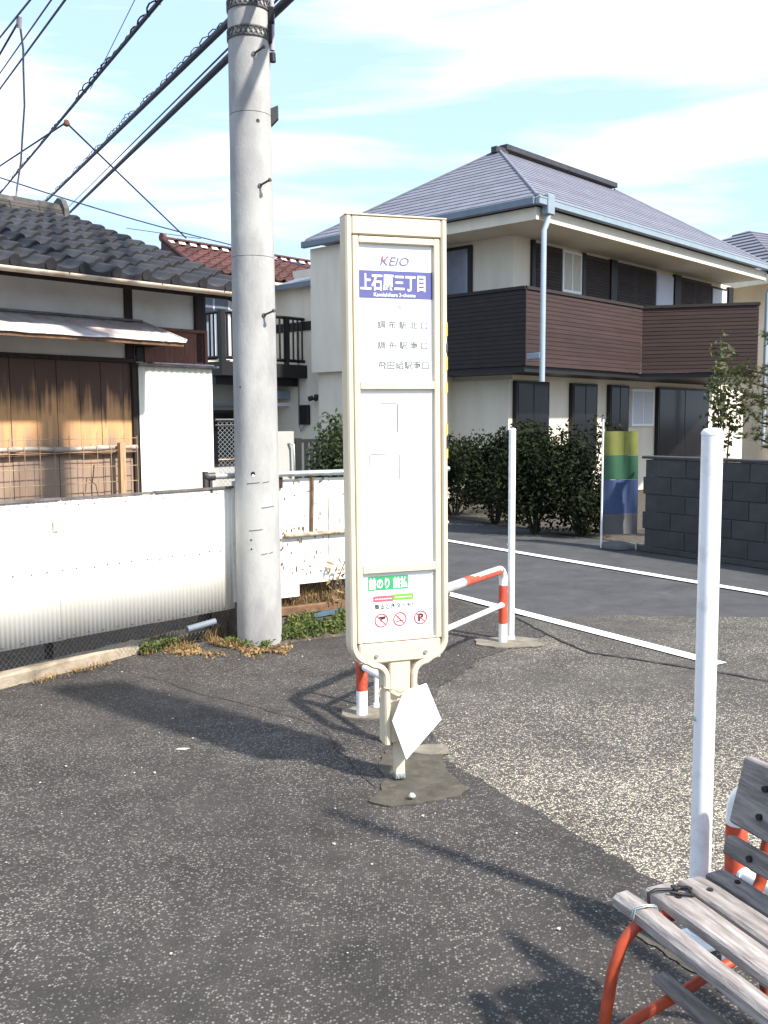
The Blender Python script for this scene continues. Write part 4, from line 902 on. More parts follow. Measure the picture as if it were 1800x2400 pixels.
for r_i in range(rows):
    for c_i in range(17):
        x0 = 0.41 - (c_i + 1) * TW; d_ = r_i * ex
        M = Matrix.Translation((x0, EY - .03 + d_ * math.cos(ANG), EZ + d_ * math.sin(ANG) + random.uniform(-.004, .004))) @ Matrix.Rotation(ANG - 0.03, 4, 'X') @ Matrix.Rotation(random.uniform(-.012, .012), 4, 'Z') @ Matrix.Rotation(random.uniform(-.012, .012), 4, 'Y')
        link('eave_tile' if r_i == 0 else 'roof_tile', eave_me if r_i == 0 else tile_me, old, M)
mb = MB(); mb.prism([(EY + .05, EZ - .03), (RY, RZ + .0), (RY, RZ - .09), (EY + .05, EZ - .11)], 0.402, 0.418, 'x'); obj('verge_board', mb, 'timber_dark', old)
for i, (hw, z0) in enumerate(((0.105, 3.365), (0.090, 3.392), (0.078, 3.418))):
    x = XL
    while x < 0.32:
        box('ridge_tile', 'kawara_old', old, x, min(x + 0.27, 0.34) - .004, RY - hw, RY + hw, z0, z0 + 0.024, 0.004); x += 0.27
cap_mb = MB(); n = 8; 
rg = []
for xx, e in ((0.0, 0.0), (0.02, 0.006), (0.25, 0.0)):
    rg.append([len(cap_mb.v) + k for k in range(n + 1)])
    for k in range(n + 1): a = math.pi * k / n; cap_mb.v.append(Vector((xx, (0.058 + e) * math.cos(a), (0.050 + e) * math.sin(a))))
for i in range(2):
    for k in range(n): cap_mb.face((rg[i][k], rg[i][k + 1], rg[i + 1][k + 1], rg[i + 1][k]), True)
cap_mb.face(rg[0]); cap_me = cap_mb.mesh('ridge_cap_tile', 'kawara_old')
x = XL
while x < 0.28: link('ridge_cap_tile', cap_me, old, Matrix.Translation((x, RY, 3.442))); x += 0.235
mb = MB(); mb.prism([(RY - .13, 3.32), (RY + .13, 3.32), (RY + .12, 3.44), (RY + .07, 3.52), (RY, 3.55), (RY - .07, 3.52), (RY - .12, 3.44)], 0.335, 0.385, 'x'); mb.tube([(0.386, RY, 3.43), (0.40, RY, 3.43)], 0.05, 12); obj('ridge_end_tile', mb, 'kawara_old', old)
mb = MB(); mb.tube([(0.36, RY - .01, 3.36), (0.43, RY - .01, 3.36)], 0.035, 10); obj('ridge_end_mortar', mb, 'mortar_white', old)
# eave gutter (half round) and hangers
mb = MB(); seg = 8; x0, x1 = XL, 0.44; rr = 0.030
for xx in (x0, -0.75, x1):
    for r_q in (rr, rr - .004):
        for k in range(seg + 1):
            a = math.pi + math.pi * k / seg; mb.v.append(Vector((xx, EY - .035 + r_q * math.cos(a), 2.425 + r_q * math.sin(a))))
kk = 2 * (seg + 1)
for i in range(2):
    for k in range(seg):
        a = i * kk; mb.face((a + k, a + k + 1, a + kk + k + 1, a + kk + k), True); b_ = a + seg + 1; mb.face((b_ + k, b_ + k + 1, b_ + kk + k + 1, b_ + kk + k), True)
    mb.face((i * kk, i * kk + seg + 1, (i + 1) * kk + seg + 1, (i + 1) * kk)); mb.face((i * kk + seg, i * kk + 2 * seg + 1, (i + 1) * kk + 2 * seg + 1, (i + 1) * kk + seg))
obj('eave_gutter', mb, 'gutter_cream', old)
for xx in (-2.6, -1.95, -1.1, -0.42, 0.1): obj('gutter_hanger', MB().tube([(xx, EY + .03, 2.44), (xx, EY - .035, 2.392), (xx, EY - .068, 2.425)], 0.004, 6), 'dark_steel', old)

# things leaning on or standing before that house wall
trl = thing('wire_trellis', 'rusty welded wire mesh panel standing before the stained shutter boards', 'wire mesh', (-1.9947, 8.7501, -0.3150), 43, size=1.21)
mb = MB()
for i, z in enumerate((1.382, 1.285, 1.183, 1.072, 0.97, 0.86)): obj('horizontal_wire', MB().tube([(XL, -0.10, z + .004), (-1.3, -0.10, z + .003 * (i % 2)), (-0.325, -0.10, z)], 0.0028, 5), 'mesh_wire', trl)
x = -0.33
while x > -2.6:
    obj('vertical_wire', MB().tube([(x, -0.105, 0.3), (x + random.uniform(-.004, .004), -0.105, 1.0), (x, -0.105, 1.40 + random.uniform(-.01, .03))], 0.0026, 5), 'mesh_wire', trl); x -= 0.107
pl = thing('bamboo_pole', 'pale horizontal pole lashed across the wire mesh by the shutters', 'pole', (-1.9947, 8.7501, -0.3150), 43, size=1.21)
mb = MB(); q = []; rs = []
for i in range(61):
    x = XL + (-0.315 - XL) * i / 60; q.append((x, -0.075, 1.325 + noise.noise(Vector((x * 3, 0, 0))) * .012 - 0.012 * i / 60)); rs.append(0.017 + 0.004 * (1 if i % 6 == 0 else 0) + noise.noise(Vector((x * 14, 1, 0))) * .004)
mb.tube(q, rs, 8); obj('stem', mb, 'bamboo', pl)
obj('batten', MB().box(XL, -0.315, -0.062, -0.04, 1.272, 1.288), 'timber_brown', pl)
stk = thing('wooden_stake', 'light brown wooden stake upright against the wire mesh', 'stake', (-1.9947, 8.7501, -0.3150), 43, size=1.21)
mb = MB(); mb.prism([(-0.505, 0.3), (-0.462, 0.3), (-0.456, 1.345), (-0.470, 1.362), (-0.500, 1.350)], -0.155, -0.115); obj('stake_body', mb, 'stake_wood', stk)
vine = thing('dry_vine', 'withered vine stem clinging to the wire mesh left of the wooden stake', 'plant', (-1.9947, 8.7501, -0.3150), 43, size=1.21)
obj('stem', MB().tube([(-0.71, -0.12, 0.9), (-0.72, -0.125, 1.05), (-0.70, -0.12, 1.12), (-0.69, -0.12, 1.20)], 0.004, 5), 'bark', vine)
obj('stem', MB().tube([(-0.66, -0.12, 0.95), (-0.685, -0.125, 1.06), (-0.73, -0.12, 1.10)], 0.003, 5), 'bark', vine)

# chain link gate piece right of the house corner
cl = thing('chain_link_fence', 'narrow chain link panel with white post between the old house and utility pole', 'fence', (-1.3447, 7.7180, 0.0795), 62, size=0.947)
mb = MB(); x = -0.1
w_, h0, h1 = 0.36, 0.4, 1.50
step_ = 0.040
n = int((w_ + (h1 - h0)) / step_) + 2
for i in range(-n, n):
    for s_ in (1, -1):
        c = i * step_; pts = []
        # line z = h0 + s*(x) + c clipped to the panel
        za, zb = h0 + c, h0 + c + s_ * w_
        xa, xb = 0.0, w_
        def clip(z): return (z - h0 - c) / s_
        lo_, hi_ = min(za, zb), max(za, zb)
        if hi_ < h0 or lo_ > h1: continue
        pa = (0.0, za) if h0 <= za <= h1 else ((clip(h1), h1) if za > h1 else (clip(h0), h0))
        pb = (w_, zb) if h0 <= zb <= h1 else ((clip(h1), h1) if zb > h1 else (clip(h0), h0))
        if abs(pa[0] - pb[0]) > .01: mb.tube([(pa[0], .002 * s_, pa[1]), (pb[0], .002 * s_, pb[1])], 0.0017, 4, False)
tag(obj('chain_link_mesh', mb, 'galvanised', cl), kind='stuff')
obj('top_rail', MB().tube([(-0.02, 0, h1 + .01), (w_ + .01, 0, h1 + .01)], 0.012, 8), 'dark_steel', cl)
obj('top_rail', MB().tube([(-0.02, 0, h1 - .035), (w_ + .01, 0, h1 - .035)], 0.007, 8), 'dark_steel', cl)
obj('middle_rail', MB().tube([(0, 0, 1.17), (w_, 0, 1.17)], 0.007, 8), 'rusty_pipe', cl)
obj('fence_post', MB().tube([(w_ + .03, 0, -0.1), (w_ + .03, 0, 1.56)], 0.020, 12), 'white_paint', cl)

# ------------------------------------------------------------------ red roofed house
red = thing('red_roof_house', 'cream house with red brown tiled roof and black railed balcony behind the utility pole', 'house', (-3.02, 18.0, 0), 43)
RX0, RX1 = 0.16, 4.9
WY = 1.25
mb = MB(); mb.box(RX0 + .2, RX1, WY, 4.0, 0, 4.42); obj('wall', mb, 'cream_wall', red)
box('lower_wall', 'grey_wall', red, RX0 + .05, RX1 - .2, WY - .25, WY - .002, 0, 2.34)
mb = MB(); mb.prism([(0.72, 4.36), (1.85, 5.02), (3.0, 4.36), (3.0, 4.30), (0.72, 4.30)], RX0 - .12, RX1, 'x'); obj('roof_deck', mb, 'slate_dark', red)
ry0, rz0, ry1, rz1 = 0.68, 4.36, 1.85, 5.04
sl = math.hypot(ry1 - ry0, rz1 - rz0); an = math.atan2(rz1 - rz0, ry1 - ry0); nr_ = 6; e_ = sl / nr_
rt_me = kawara(0.27, e_ + .05).mesh('roof_tile', 'red_tile')
for r_i in range(nr_):
    for c_i in range(18):
        M = Matrix.Translation((RX0 - .15 + c_i * .27, ry0 + r_i * e_ * math.cos(an), rz0 + .02 + r_i * e_ * math.sin(an))) @ Matrix.Rotation(an - .03, 4, 'X') @ Matrix.Rotation(random.uniform(-.01, .01), 4, 'Y')
        link('roof_tile', rt_me, red, M)
for i in range(18):
    x = RX0 - .15 + i * .27
    box('ridge_tile', 'red_tile', red, x, x + .262, ry1 - .09, ry1 + .09, rz1 + .055, rz1 + .115, 0.02)
    mb = MB(); mb.prism([(ry1 - .12, rz1 + .0), (ry1 - .07, rz1 + .056), (ry1, rz1 + .056), (ry1, rz1)], x + .05, x + .20, 'x'); obj('ridge_mortar', mb, 'mortar_white', red)
mb = MB(); mb.prism([(ry0 - .02, rz0 - .03), (ry1, rz1 + .03), (ry1, rz1 - .13), (ry0 - .02, rz0 - .16)], RX0 - .20, RX0 - .15, 'x'); obj('verge_board', mb, 'red_tile', red)
mb = MB(); mb.tube([(RX0 - .19, ry1, rz1 + .10), (RX0 - .12, ry1, rz1 + .10)], 0.09, 12); obj('ridge_end_tile', mb, 'red_tile', red)
mb = MB(); mb.tube([(RX0 - .17, ry0 + .1, rz0 + .10), (RX0 - .17, ry1 - .05, rz1 + .06)], 0.05, 8); obj('verge_tile', mb, 'red_tile', red)
box('eave_gutter', 'gutter_cream', red, RX0 - .12, RX1, 0.60, 0.68, 4.25, 4.33, 0.02)
box('gutter_outlet', 'gutter_cream', red, 0.52, 0.66, 0.58, 0.70, 4.10, 4.26, 0.01)
# balcony
def balcony_rail(x0, x1, y0, y1, ztop, zbot, name='balcony_rail'):
    n = max(2, int(math.hypot(x1 - x0, y1 - y0) / 0.115))
    mb = MB(); mb.tube([(x0, y0, ztop), (x1, y1, ztop)], 0.032, 4, True, None, False); obj(name, mb, 'frame_black', red)
    mb = MB(); mb.tube([(x0, y0, zbot), (x1, y1, zbot)], 0.032, 4, True, None, False); obj(name, mb, 'frame_black', red)
    for i in range(1, n):
        t = i / n; x, y = x0 + (x1 - x0) * t, y0 + (y1 - y0) * t
        box('baluster', 'frame_black', red, x - .014, x + .014, y - .014, y + .014, zbot, ztop)
balcony_rail(0, 3.2, 0, 0, 3.545, 2.70); balcony_rail(0, 0, 0, 1.0, 3.545, 2.70)
box('rail_post', 'frame_black', red, -0.05, 0.05, -0.05, 0.05, 2.60, 3.58)
box('rail_post', 'frame_black', red, 1.55, 1.63, -0.04, 0.04, 2.60, 3.56)
box('balcony_floor', 'frame_black', red, -0.08, 3.3, -0.08, 1.0, 2.36, 2.62)
box('balcony_bracket', 'frame_black', red, -0.02, 3.2, 0.2, 0.32, 2.20, 2.36)
wf = box('window', 'blind_white', red, 0.35, 1.15, WY - .03, WY - .002, 2.75, 4.0); 
obj('pane', MB().box(0.40, 0.72, WY - .036, WY - .031, 2.80, 3.95), 'glass_dull', wf); obj('pane', MB().box(0.77, 1.10, WY - .036, WY - .031, 2.80, 3.95), 'glass_dull', wf)
wf = box('window', 'white_paint', red, 1.62, 2.12, WY - .03, WY - .002, 2.75, 3.85); obj('pane', MB().box(1.66, 1.98, WY - .036, WY - .031, 2.80, 3.80), 'glass_dull', wf)
box('drain_pipe', 'red_paint', red, 2.02, 2.09, WY - .09, WY - .04, 2.62, 4.25, 0.02)
wl = box('wall_lamp', 'frame_black', red, 1.86, 1.97, WY - .12, WY - .002, 4.00, 4.10, 0.03)
wf = box('window', 'frame_black', red, 0.30, 1.6, WY - .28, WY - .252, 0.6, 1.72); obj('pane', MB().box(0.36, 1.54, WY - .286, WY - .281, 0.65, 1.66), 'glass_dark', wf)
box('window_hood', 'gutter_slate', red, 0.18, 1.7, WY - .50, WY - .252, 1.80, 1.85)
wf = box('door_opening', 'frame_black', red, 1.75, 3.9, WY - .28, WY - .252, 0.2, 1.80); obj('pane', MB().box(1.8, 3.8, WY - .286, WY - .281, 0.3, 1.7), 'glass_dark', wf)
box('carport_beam', 'blind_white', red, 1.6, 4.2, 0.45, 0.55, 1.80, 1.87)
box('carport_roof', 'gutter_blue', red, 1.6, 4.2, 0.45, 1.0, 1.95, 2.12)

# ------------------------------------------------------------------ big cream house with the hipped slate roof
big = thing('hip_roof_house', 'large cream house with grey hipped roof and dark brown boarded balcony', 'house', (2.41, 15.2, 0), 43)
LX, LY, EZ2, RZ2 = 9.35, 5.3, 4.97, 6.64
HX, HY = 2.5, 2.55
# roof deck
mb = MB(); b0 = [(-.02, -.02, EZ2 - .03), (LX, -.02, EZ2 - .03), (LX, LY, EZ2 - .03), (-.02, LY, EZ2 - .03)]; r0, r1 = (HX, HY, RZ2 - .03), (LX - HX, HY, RZ2 - .03)
n = len(mb.v); mb.v += [Vector(p) for p in b0 + [r0, r1]]
for f in ((0, 1, 5, 4), (1, 2, 5), (2, 3, 4, 5), (3, 0, 4), (0, 3, 2, 1)): mb.face(f)
obj('roof_deck', mb, 'slate_dark', big)
NC = 18
def courses(A, B, C, D):
    """shingle courses on a slope: A-B eave line, D-C ridge line (A under D)"""
    A, B, C, D = [Vector(p) for p in (A, B, C, D)]; nrm = (B - A).cross(D - A).normalized()
    if nrm.z < 0: nrm = -nrm
    for i in range(NC):
        t0, t1 = i / NC, min(1.0, (i + 1.12) / NC)
        a, b, c, d_ = A.lerp(D, t0), B.lerp(C, t0), B.lerp(C, t1), A.lerp(D, t1)
        mb = MB(); th = 0.015; k = len(mb.v)
        mb.v += [a, b, c, d_, a + nrm * th, b + nrm * th, c + nrm * .004, d_ + nrm * .004]
        for f in ((0, 1, 5, 4), (4, 5, 6, 7), (1, 2, 6, 5), (0, 4, 7, 3), (2, 3, 7, 6)): mb.face(f)
        obj('shingle_course', mb, 'slate', big)
e = -0.03
courses((e, e, EZ2), (LX + .03, e, EZ2), (LX - HX, HY, RZ2), (HX, HY, RZ2))
courses((e, LY + .03, EZ2), (e, e, EZ2), (HX, HY, RZ2), (HX, HY, RZ2))
courses((LX + .03, e, EZ2), (LX + .03, LY, EZ2), (LX - HX, HY, RZ2), (LX - HX, HY, RZ2))
courses((LX + .03, LY, EZ2), (e, LY, EZ2), (HX, HY, RZ2), (LX - HX, HY, RZ2))
def hipcap(a, b, w=0.05, m='slate'):
    a, b = Vector(a), Vector(b); obj('hip_cap', MB().tube([a + Vector((0, 0, .012)), b + Vector((0, 0, .012))], w, 6), m, big)
hipcap((e, e, EZ2), (HX, HY, RZ2), 0.028); hipcap((LX, e, EZ2), (LX - HX, HY, RZ2), 0.028); hipcap((e, LY, EZ2), (HX, HY, RZ2), 0.028)
box('ridge_cap', 'slate_dark', big, HX + .12, LX - HX, HY - .10, HY + .10, RZ2 + .03, RZ2 + .14, 0.01)
box('ridge_cap', 'slate_dark', big, HX - .18, HX + .20, HY - .07, HY + .07, RZ2 - .07, RZ2 + .05, 0.01)
# gutters
box('eave_gutter', 'gutter_blue', big, -0.10, LX + .10, -0.13, -0.035, EZ2 - .145, EZ2 - .02, 0.012)
box('gutter_lip', 'gutter_blue', big, -0.105, LX + .10, -0.137, -0.125, EZ2 - .045, EZ2 - .018, 0.003)
box('eave_gutter', 'gutter_slate', big, -0.13, -0.035, -0.03, LY + .05, EZ2 - .145, EZ2 - .02, 0.012)
# fascia and soffit
box('fascia', 'cream_wall', big, 0.02, LX, 0.02, 0.10, 4.63, 4.82)
box('fascia', 'cream_wall', big, 0.02, 0.10, 0.10, 2.75, 4.63, 4.82)
box('soffit', 'cream_wall', big, 0.10, LX, 0.10, 1.9, 4.66, 4.70)
box('soffit', 'cream_wall', big, 0.10, 1.2, 1.9, 2.80, 4.66, 4.70)
# upper storey walls
CX, CYW = 0.95, 1.10
box('wall', 'cream_wall', big, CX, CX + 8.97, CYW, LY + 1.5, 2.2, 4.66)
box('wall', 'cream_wall', big, 0.06, CX + .002, 2.76, LY - .02, 2.44, 4.82)
box('wall', 'cream_wall', big, 0.20, CX + .2, 2.4, LY - .06, 0, 2.44)
# right face: dark louvered shutters and windows
yf = CYW - .002
box('opening_frame', 'frame_black', big, CX + .50, CX + .60, yf - .05, yf, 3.0, 4.64)
def shutter(x0, x1, z0=3.2, z1=4.60, m='louver_dark', name='louvered_shutter'):
    p = box(name, m, big, x0, x1, yf - .035, yf, z0, z1)
    n = 24
    for i in range(n):
        z = z0 + .05 + (z1 - z0 - .1) * i / n
        mb = MB(); mb.prism([(yf - .052, z), (yf - .036, z + .03), (yf - .036, z + .004)], x0 + .04, x1 - .04, 'x'); obj('slat', mb, m, p)
shutter(CX + .602, CX + 1.48); shutter(CX + 2.28, CX + 3.20); shutter(CX + 3.44, CX + 4.28); shutter(CX + 4.29, CX + 5.12); shutter(CX + 6.22, CX + 7.0); shutter(CX + 7.01, CX + 7.82)
box('dark_panel', 'frame_black', big, CX + 3.202, CX + 3.438, yf - .07, yf, 3.0, 4.62)
box('dark_panel', 'frame_black', big, CX + 5.93, CX + 6.218, yf - .07, yf, 3.0, 4.62)
box('dark_panel', 'frame_black', big, CX + 8.72, CX + 8.98, yf - .07, yf, 3.0, 4.62)
def window(x0, x1, z0, z1, pane, frame_m, div=0):
    w = box('window', frame_m, big, x0, x1, yf - .040, yf, z0, z1)
    ps = [(x0 + .05, x1 - .05)] if not div else [(x0 + .05, (x0 + x1) / 2 - .02), ((x0 + x1) / 2 + .02, x1 - .05)]
    for a, b in ps: obj('pane', MB().box(a, b, yf - .046, yf - .041, z0 + .05, z1 - .05), pane, w)
window(CX + 1.50, CX + 2.16, 3.84, 4.60, 'curtain_pale', 'print_white', 1)
box('window_surround', 'frame_black', big, CX + 2.162, CX + 2.278, yf - .06, yf, 3.0, 4.62)
window(CX + 5.14, CX + 5.91, 3.3, 4.56, 'blind_white', 'blind_white')
window(CX + 7.84, CX + 8.70, 3.3, 4.56, 'blind_white', 'louver_dark')
# left face window behind the sign
w = box('window', 'frame_black', big, CX - .05, CX - .002, 1.98, 2.72, 3.0, 4.60); obj('pane', MB().box(CX - .058, CX - .051, 2.06, 2.66, 3.05, 4.54), 'glass_dull', w)
# balcony
B0 = Vector((0.22, 0.34)); K_ = Vector((4.13, 0.34)); Rr = Vector((5.12, -1.50)); zb, zt = 2.38, 3.60
def boards(a, b, m, n=17, inset=0.0):
    a, b = Vector((a[0], a[1], 0)), Vector((b[0], b[1], 0)); t = (b - a).normalized(); nr = Vector((t.y, -t.x, 0)); h = (zt - zb) / n
    mb = MB(); q1, q2 = -nr * .051, -nr * .058; mb.prism([tuple((a + q1).xy), tuple((b + q1).xy), tuple((b + q2).xy), tuple((a + q2).xy)], zb, zt, 'z'); obj('board_backing', mb, 'siding_dark', big)
    for i in range(n):
        z0 = zb + i * h
        mb = MB(); k = len(mb.v); lo_ = nr * 0.010; hi_ = nr * 0.004; q = -nr * 0.05
        for p in (a, b):
            mb.v += [p + lo_ + Vector((0, 0, z0)), p + hi_ + Vector((0, 0, z0 + h - .0035)), p + q + Vector((0, 0, z0 + h - .0035)), p + q + Vector((0, 0, z0))]
        for f in ((0, 4, 5, 1), (1, 5, 6, 2), (2, 6, 7, 3), (3, 7, 4, 0), (0, 1, 2, 3), (4, 7, 6, 5)): mb.face(f)
        obj('siding_board', mb, m, big)
boards(B0, K_, 'siding_brown'); boards(K_, Rr, 'siding_brown'); boards((B0.x, 2.74), B0, 'siding_dark')  # left face boards get a darker brown: its shade put into the colour
boards(Rr, (9.2, 0.6), 'siding_brown')
for a, b in ((B0, K_), (K_, Rr), (Vector((B0.x, 2.74)), B0), (Rr, Vector((9.2, 0.6)))):
    t = (b - a).normalized(); nr = Vector((t.y, -t.x)); aa, bb = a + nr * .03, b + nr * .03; ai, bi = a - nr * .07, b - nr * .07
    mb = MB(); mb.prism([tuple(aa), tuple(bb), tuple(bi), tuple(ai)], zt + .002, zt + .055, 'z'); obj('balcony_coping', mb, 'siding_dark', big)
mb = MB(); mb.prism([(B0.x + .04, 2.74), (B0.x + .04, B0.y + .04), (K_.x, K_.y + .04), (Rr.x + .02, Rr.y + .06), (9.15, 0.65), (9.1, CYW + .2), (CX, CYW + .2), (CX, 2.74)], zb - .10, zb - .002, 'z'); obj('balcony_floor', mb, 'frame_black', big)
# corner balcony board trim
box('corner_trim', 'siding_dark', big, B0.x - .024, B0.x + .0, B0.y - .024, B0.y - .0, zb, zt)
# ground floor under the balcony
GY = 1.15
box('ground_floor_wall', 'cream_wall', big, 0.9, 11.0, GY, LY, 0, 2.20)
def ground_open(x0, x1, z0, z1, m, frame_m='frame_black'):
    w = box('window', frame_m, big, x0, x1, GY - .09, GY - .002, z0, z1); h_ = (x0 + x1) / 2
    for a, b in ((x0 + .05, h_ - .02), (h_ + .02, x1 - .05)): obj('pane', MB().box(a, b, GY - .096, GY - .091, z0 + .05, z1 - .05), m, w)
ground_open(1.02, 2.05, 0.6, 2.18, 'glass_dark'); ground_open(2.85, 3.75, 0.5, 2.18, 'glass_dark'); ground_open(4.25, 5.0, 0.5, 2.18, 'glass_dark'); ground_open(5.15, 6.1, 1.35, 2.12, 'blind_white', 'print_white'); ground_open(6.3, 8.8, 0.6, 2.18, 'glass_dark')
# rain pipes
def pipe(pts, r, m): return obj('rain_pipe', MB().tube(pts, r, 12), m, big)
def hopper(x, y, z, m):
    mb = MB(); mb.prism([(x - .10, z), (x + .10, z), (x + .10, z - .13), (x + .055, z - .20), (x + .05, z - .30), (x - .05, z - .30), (x - .055, z - .20), (x - .10, z - .13)], y - .07, y + .07); obj('rain_hopper', mb, m, big)
box('gutter_outlet', 'gutter_blue', big, 0.10, 0.29, -0.155, -0.03, 4.70, 5.01, 0.012)
pipe([(0.20, -0.09, 4.70), (0.17, -0.085, 4.58), (0.11, -0.07, 4.46), (0.10, -0.07, 2.10)], 0.044, 'pipe_blue')
mb = MB(); mb.box(0.05, 0.17, -0.06, 0.20, 2.46, 2.56, None, .01); obj('pipe_bracket', mb, 'gutter_blue', big)
box('gutter_outlet', 'gutter_blue', big, LX - .02, LX + .16, -0.16, -0.03, 4.62, 5.0, 0.012)
pipe([(LX + .07, -0.09, 4.64), (LX + .05, -0.05, 4.48), (LX + .03, 0.0, 4.35), (LX + .03, 0.0, 0.9)], 0.050, 'pipe_blue')
mb = MB(); yq = 3.92
mb.prism([(yq - .12, 4.66), (yq + .12, 4.66), (yq + .12, 4.52), (yq + .07, 4.44), (yq + .055, 4.32), (yq - .055, 4.32), (yq - .07, 4.44), (yq - .12, 4.52)], -0.10, 0.055, 'x'); obj('rain_hopper', mb, 'pipe_slate', big)
pipe([(-0.03, yq, 4.33), (-0.03, yq, 2.40), (0.10, yq, 2.30), (0.12, yq, 0.3)], 0.046, 'pipe_slate')
mb = MB(); mb.box(-.09, 0.06, yq - .07, yq + .07, 2.40, 2.50, None, .01); obj('pipe_bracket', mb, 'gutter_blue', big)
# lower wing at the left end
box('wing_wall', 'cream_wall', big, 0.42, 2.4, LY - .02, 7.2, 0, 4.34)
mb = MB(); mb.prism([(0.20, 4.26), (2.5, 5.0), (2.5, 4.92), (0.20, 4.16)], LY + .0, 7.42); obj('wing_roof', mb, 'gutter_slate', big)
box('wing_band', 'siding_dark', big, 0.396, 0.419, LY - .0, 7.19, 3.32, 3.50)
# fittings on the wall
mb = MB(); yq = 5.45
mb.tube([(0.42, yq, 1.99), (0.30, yq, 1.99)], 0.035, 10); mb.tube([(0.30, yq - .06, 1.96), (0.22, yq - .10, 1.93)], 0.05, 10); mb.tube([(0.30, yq + .06, 1.96), (0.22, yq + .11, 1.93)], 0.05, 10); obj('wall_lamp', mb, 'frame_black', big)
mb = MB(); mb.box(0.34, 0.419, 5.72, 5.98, 1.42, 1.82, None, .01); obj('meter_box', mb, 'frame_black', big)
mb = MB(); mb.tube([(0.40, 6.05, 1.40), (0.40, 6.05, 3.3)], 0.014, 6); mb.tube([(0.38, 6.02, 1.40), (0.36, 5.95, 1.28), (0.37, 5.85, 1.40)], 0.012, 6); obj('meter_cable', mb, 'pipe_slate', big)

# front garden wall and gate of that house
gw = thing('gate_wall', 'low pale wall with a vertical handle bar left of the black gate', 'wall', (-1.72, 15.3, 0), 60)
box('wall_body', 'grey_wall', gw, -0.22, 0.30, 0, 0.15, 0, 1.33)
obj('handle_bar', MB().tube([(0.20, -0.01, 1.14), (0.26, -0.08, 1.12), (0.27, -0.08, 0.66), (0.20, -0.01, 0.62)], 0.018, 8), 'galvanised', gw)
gate = thing('bar_gate', 'black upright bar gate between the pale wall and the shrub', 'gate', (-1.45, 15.52, 0), 60)
for z in (0.25, 1.17): box('gate_rail', 'frame_black', gate, 0, 0.95, -.02, .02, z - .03, z + .03)
box('gate_stile', 'frame_black', gate, 0.0, 0.11, -.022, .022, 0.1, 1.215)
for i in range(8): box('gate_bar', 'frame_black', gate, 0.17 + i * .105, 0.235 + i * .105, -.015, .015, 0.28, 1.14)

# ------------------------------------------------------------------ neighbour on the right
nb = thing('neighbour_house', 'cream neighbouring house with dark tiled roof at the right edge', 'house', (9.9, 24.2, -0.35), 60)
mb = MB(); mb.box(0, 9, 0.0, 7, 0, 5.25); obj('wall', mb, 'cream_wall', nb)
A_ = [(-.9, -.8, 5.40), (9.5, -.8, 5.40), (9.5, 7.6, 5.40), (-.9, 7.6, 5.40)]; mb = MB(); mb.v += [Vector(p) for p in A_ + [(3.0, 3.4, 7.35), (5.6, 3.4, 7.35)]]
for f in ((0, 1, 5, 4), (1, 2, 5), (2, 3, 4, 5), (3, 0, 4), (0, 3, 2, 1)): mb.face(f)
obj('roof', mb, 'slate_dark', nb)
def nb_courses(A, B, C, D, n=13):
    A, B, C, D = [Vector(p) for p in (A, B, C, D)]; nrm = (B - A).cross(D - A).normalized(); nrm = nrm if nrm.z > 0 else -nrm
    for i in range(n):
        t0, t1 = i / n, min(1, (i + 1.1) / n); a, b, c, d_ = A.lerp(D, t0), B.lerp(C, t0), B.lerp(C, t1), A.lerp(D, t1)
        mb = MB(); mb.v += [a + nrm * .01, b + nrm * .01, c + nrm * .01, d_ + nrm * .01, a + nrm * .06, b + nrm * .06, c + nrm * .02, d_ + nrm * .02]
        for f in ((0, 1, 5, 4), (4, 5, 6, 7), (1, 2, 6, 5), (0, 4, 7, 3), (2, 3, 7, 6)): mb.face(f)
        obj('roof_course', mb, 'slate', nb)
nb_courses((-.9, -.8, 5.4), (9.5, -.8, 5.4), (5.6, 3.4, 7.35), (3.0, 3.4, 7.35)); nb_courses((-.9, 7.6, 5.4), (-.9, -.8, 5.4), (3, 3.4, 7.35), (3, 3.4, 7.35))
box('eave_fascia', 'cream_wall', nb, -0.85, 9.4, -0.78, -0.68, 5.12, 5.34); box('eave_fascia', 'cream_wall', nb, -0.85, -0.75, -0.68, 7.5, 5.12, 5.34)
box('soffit', 'cream_wall', nb, -0.75, 9.3, -0.68, 7.4, 5.26, 5.30)
for i in range(5): box('snow_guard', 'frame_black', nb, 0.2 + i * .8, 0.34 + i * .8, -0.25, -0.12, 5.68, 5.80)
w = box('window', 'frame_black', nb, 0.25, 3.2, -0.09, -0.002, 3.3, 4.75); obj('pane', MB().box(0.32, 1.3, -.098, -.091, 3.36, 4.68), 'glass_dull', w); obj('pane', MB().box(1.4, 3.1, -.098, -.091, 3.36, 4.68), 'glass_dark', w)
box('window_hood', 'siding_dark', nb, 0.1, 3.3, -0.4, -0.002, 4.80, 4.86)
box('balcony_band', 'siding_dark', nb, -0.02, 9.0, -0.35, -0.002, 2.9, 3.2)
box('string_course', 'siding_dark', nb, -0.02, 9.0, -0.03, -0.002, 2.30, 2.45)

sf = thing('slat_fence', 'pale vertical slat fence glimpsed behind the pine branches at the right edge', 'fence', (6.5, 15.6, 0), 75)
for i in range(26): box('fence_slat', 'curtain_pale', sf, i * 0.11, i * 0.11 + .09, 0, 0.02, 0.6, 1.62)
for z in (0.8, 1.45): box('fence_rail', 'louver_dark', sf, 0, 2.9, 0.022, 0.06, z, z + .06)

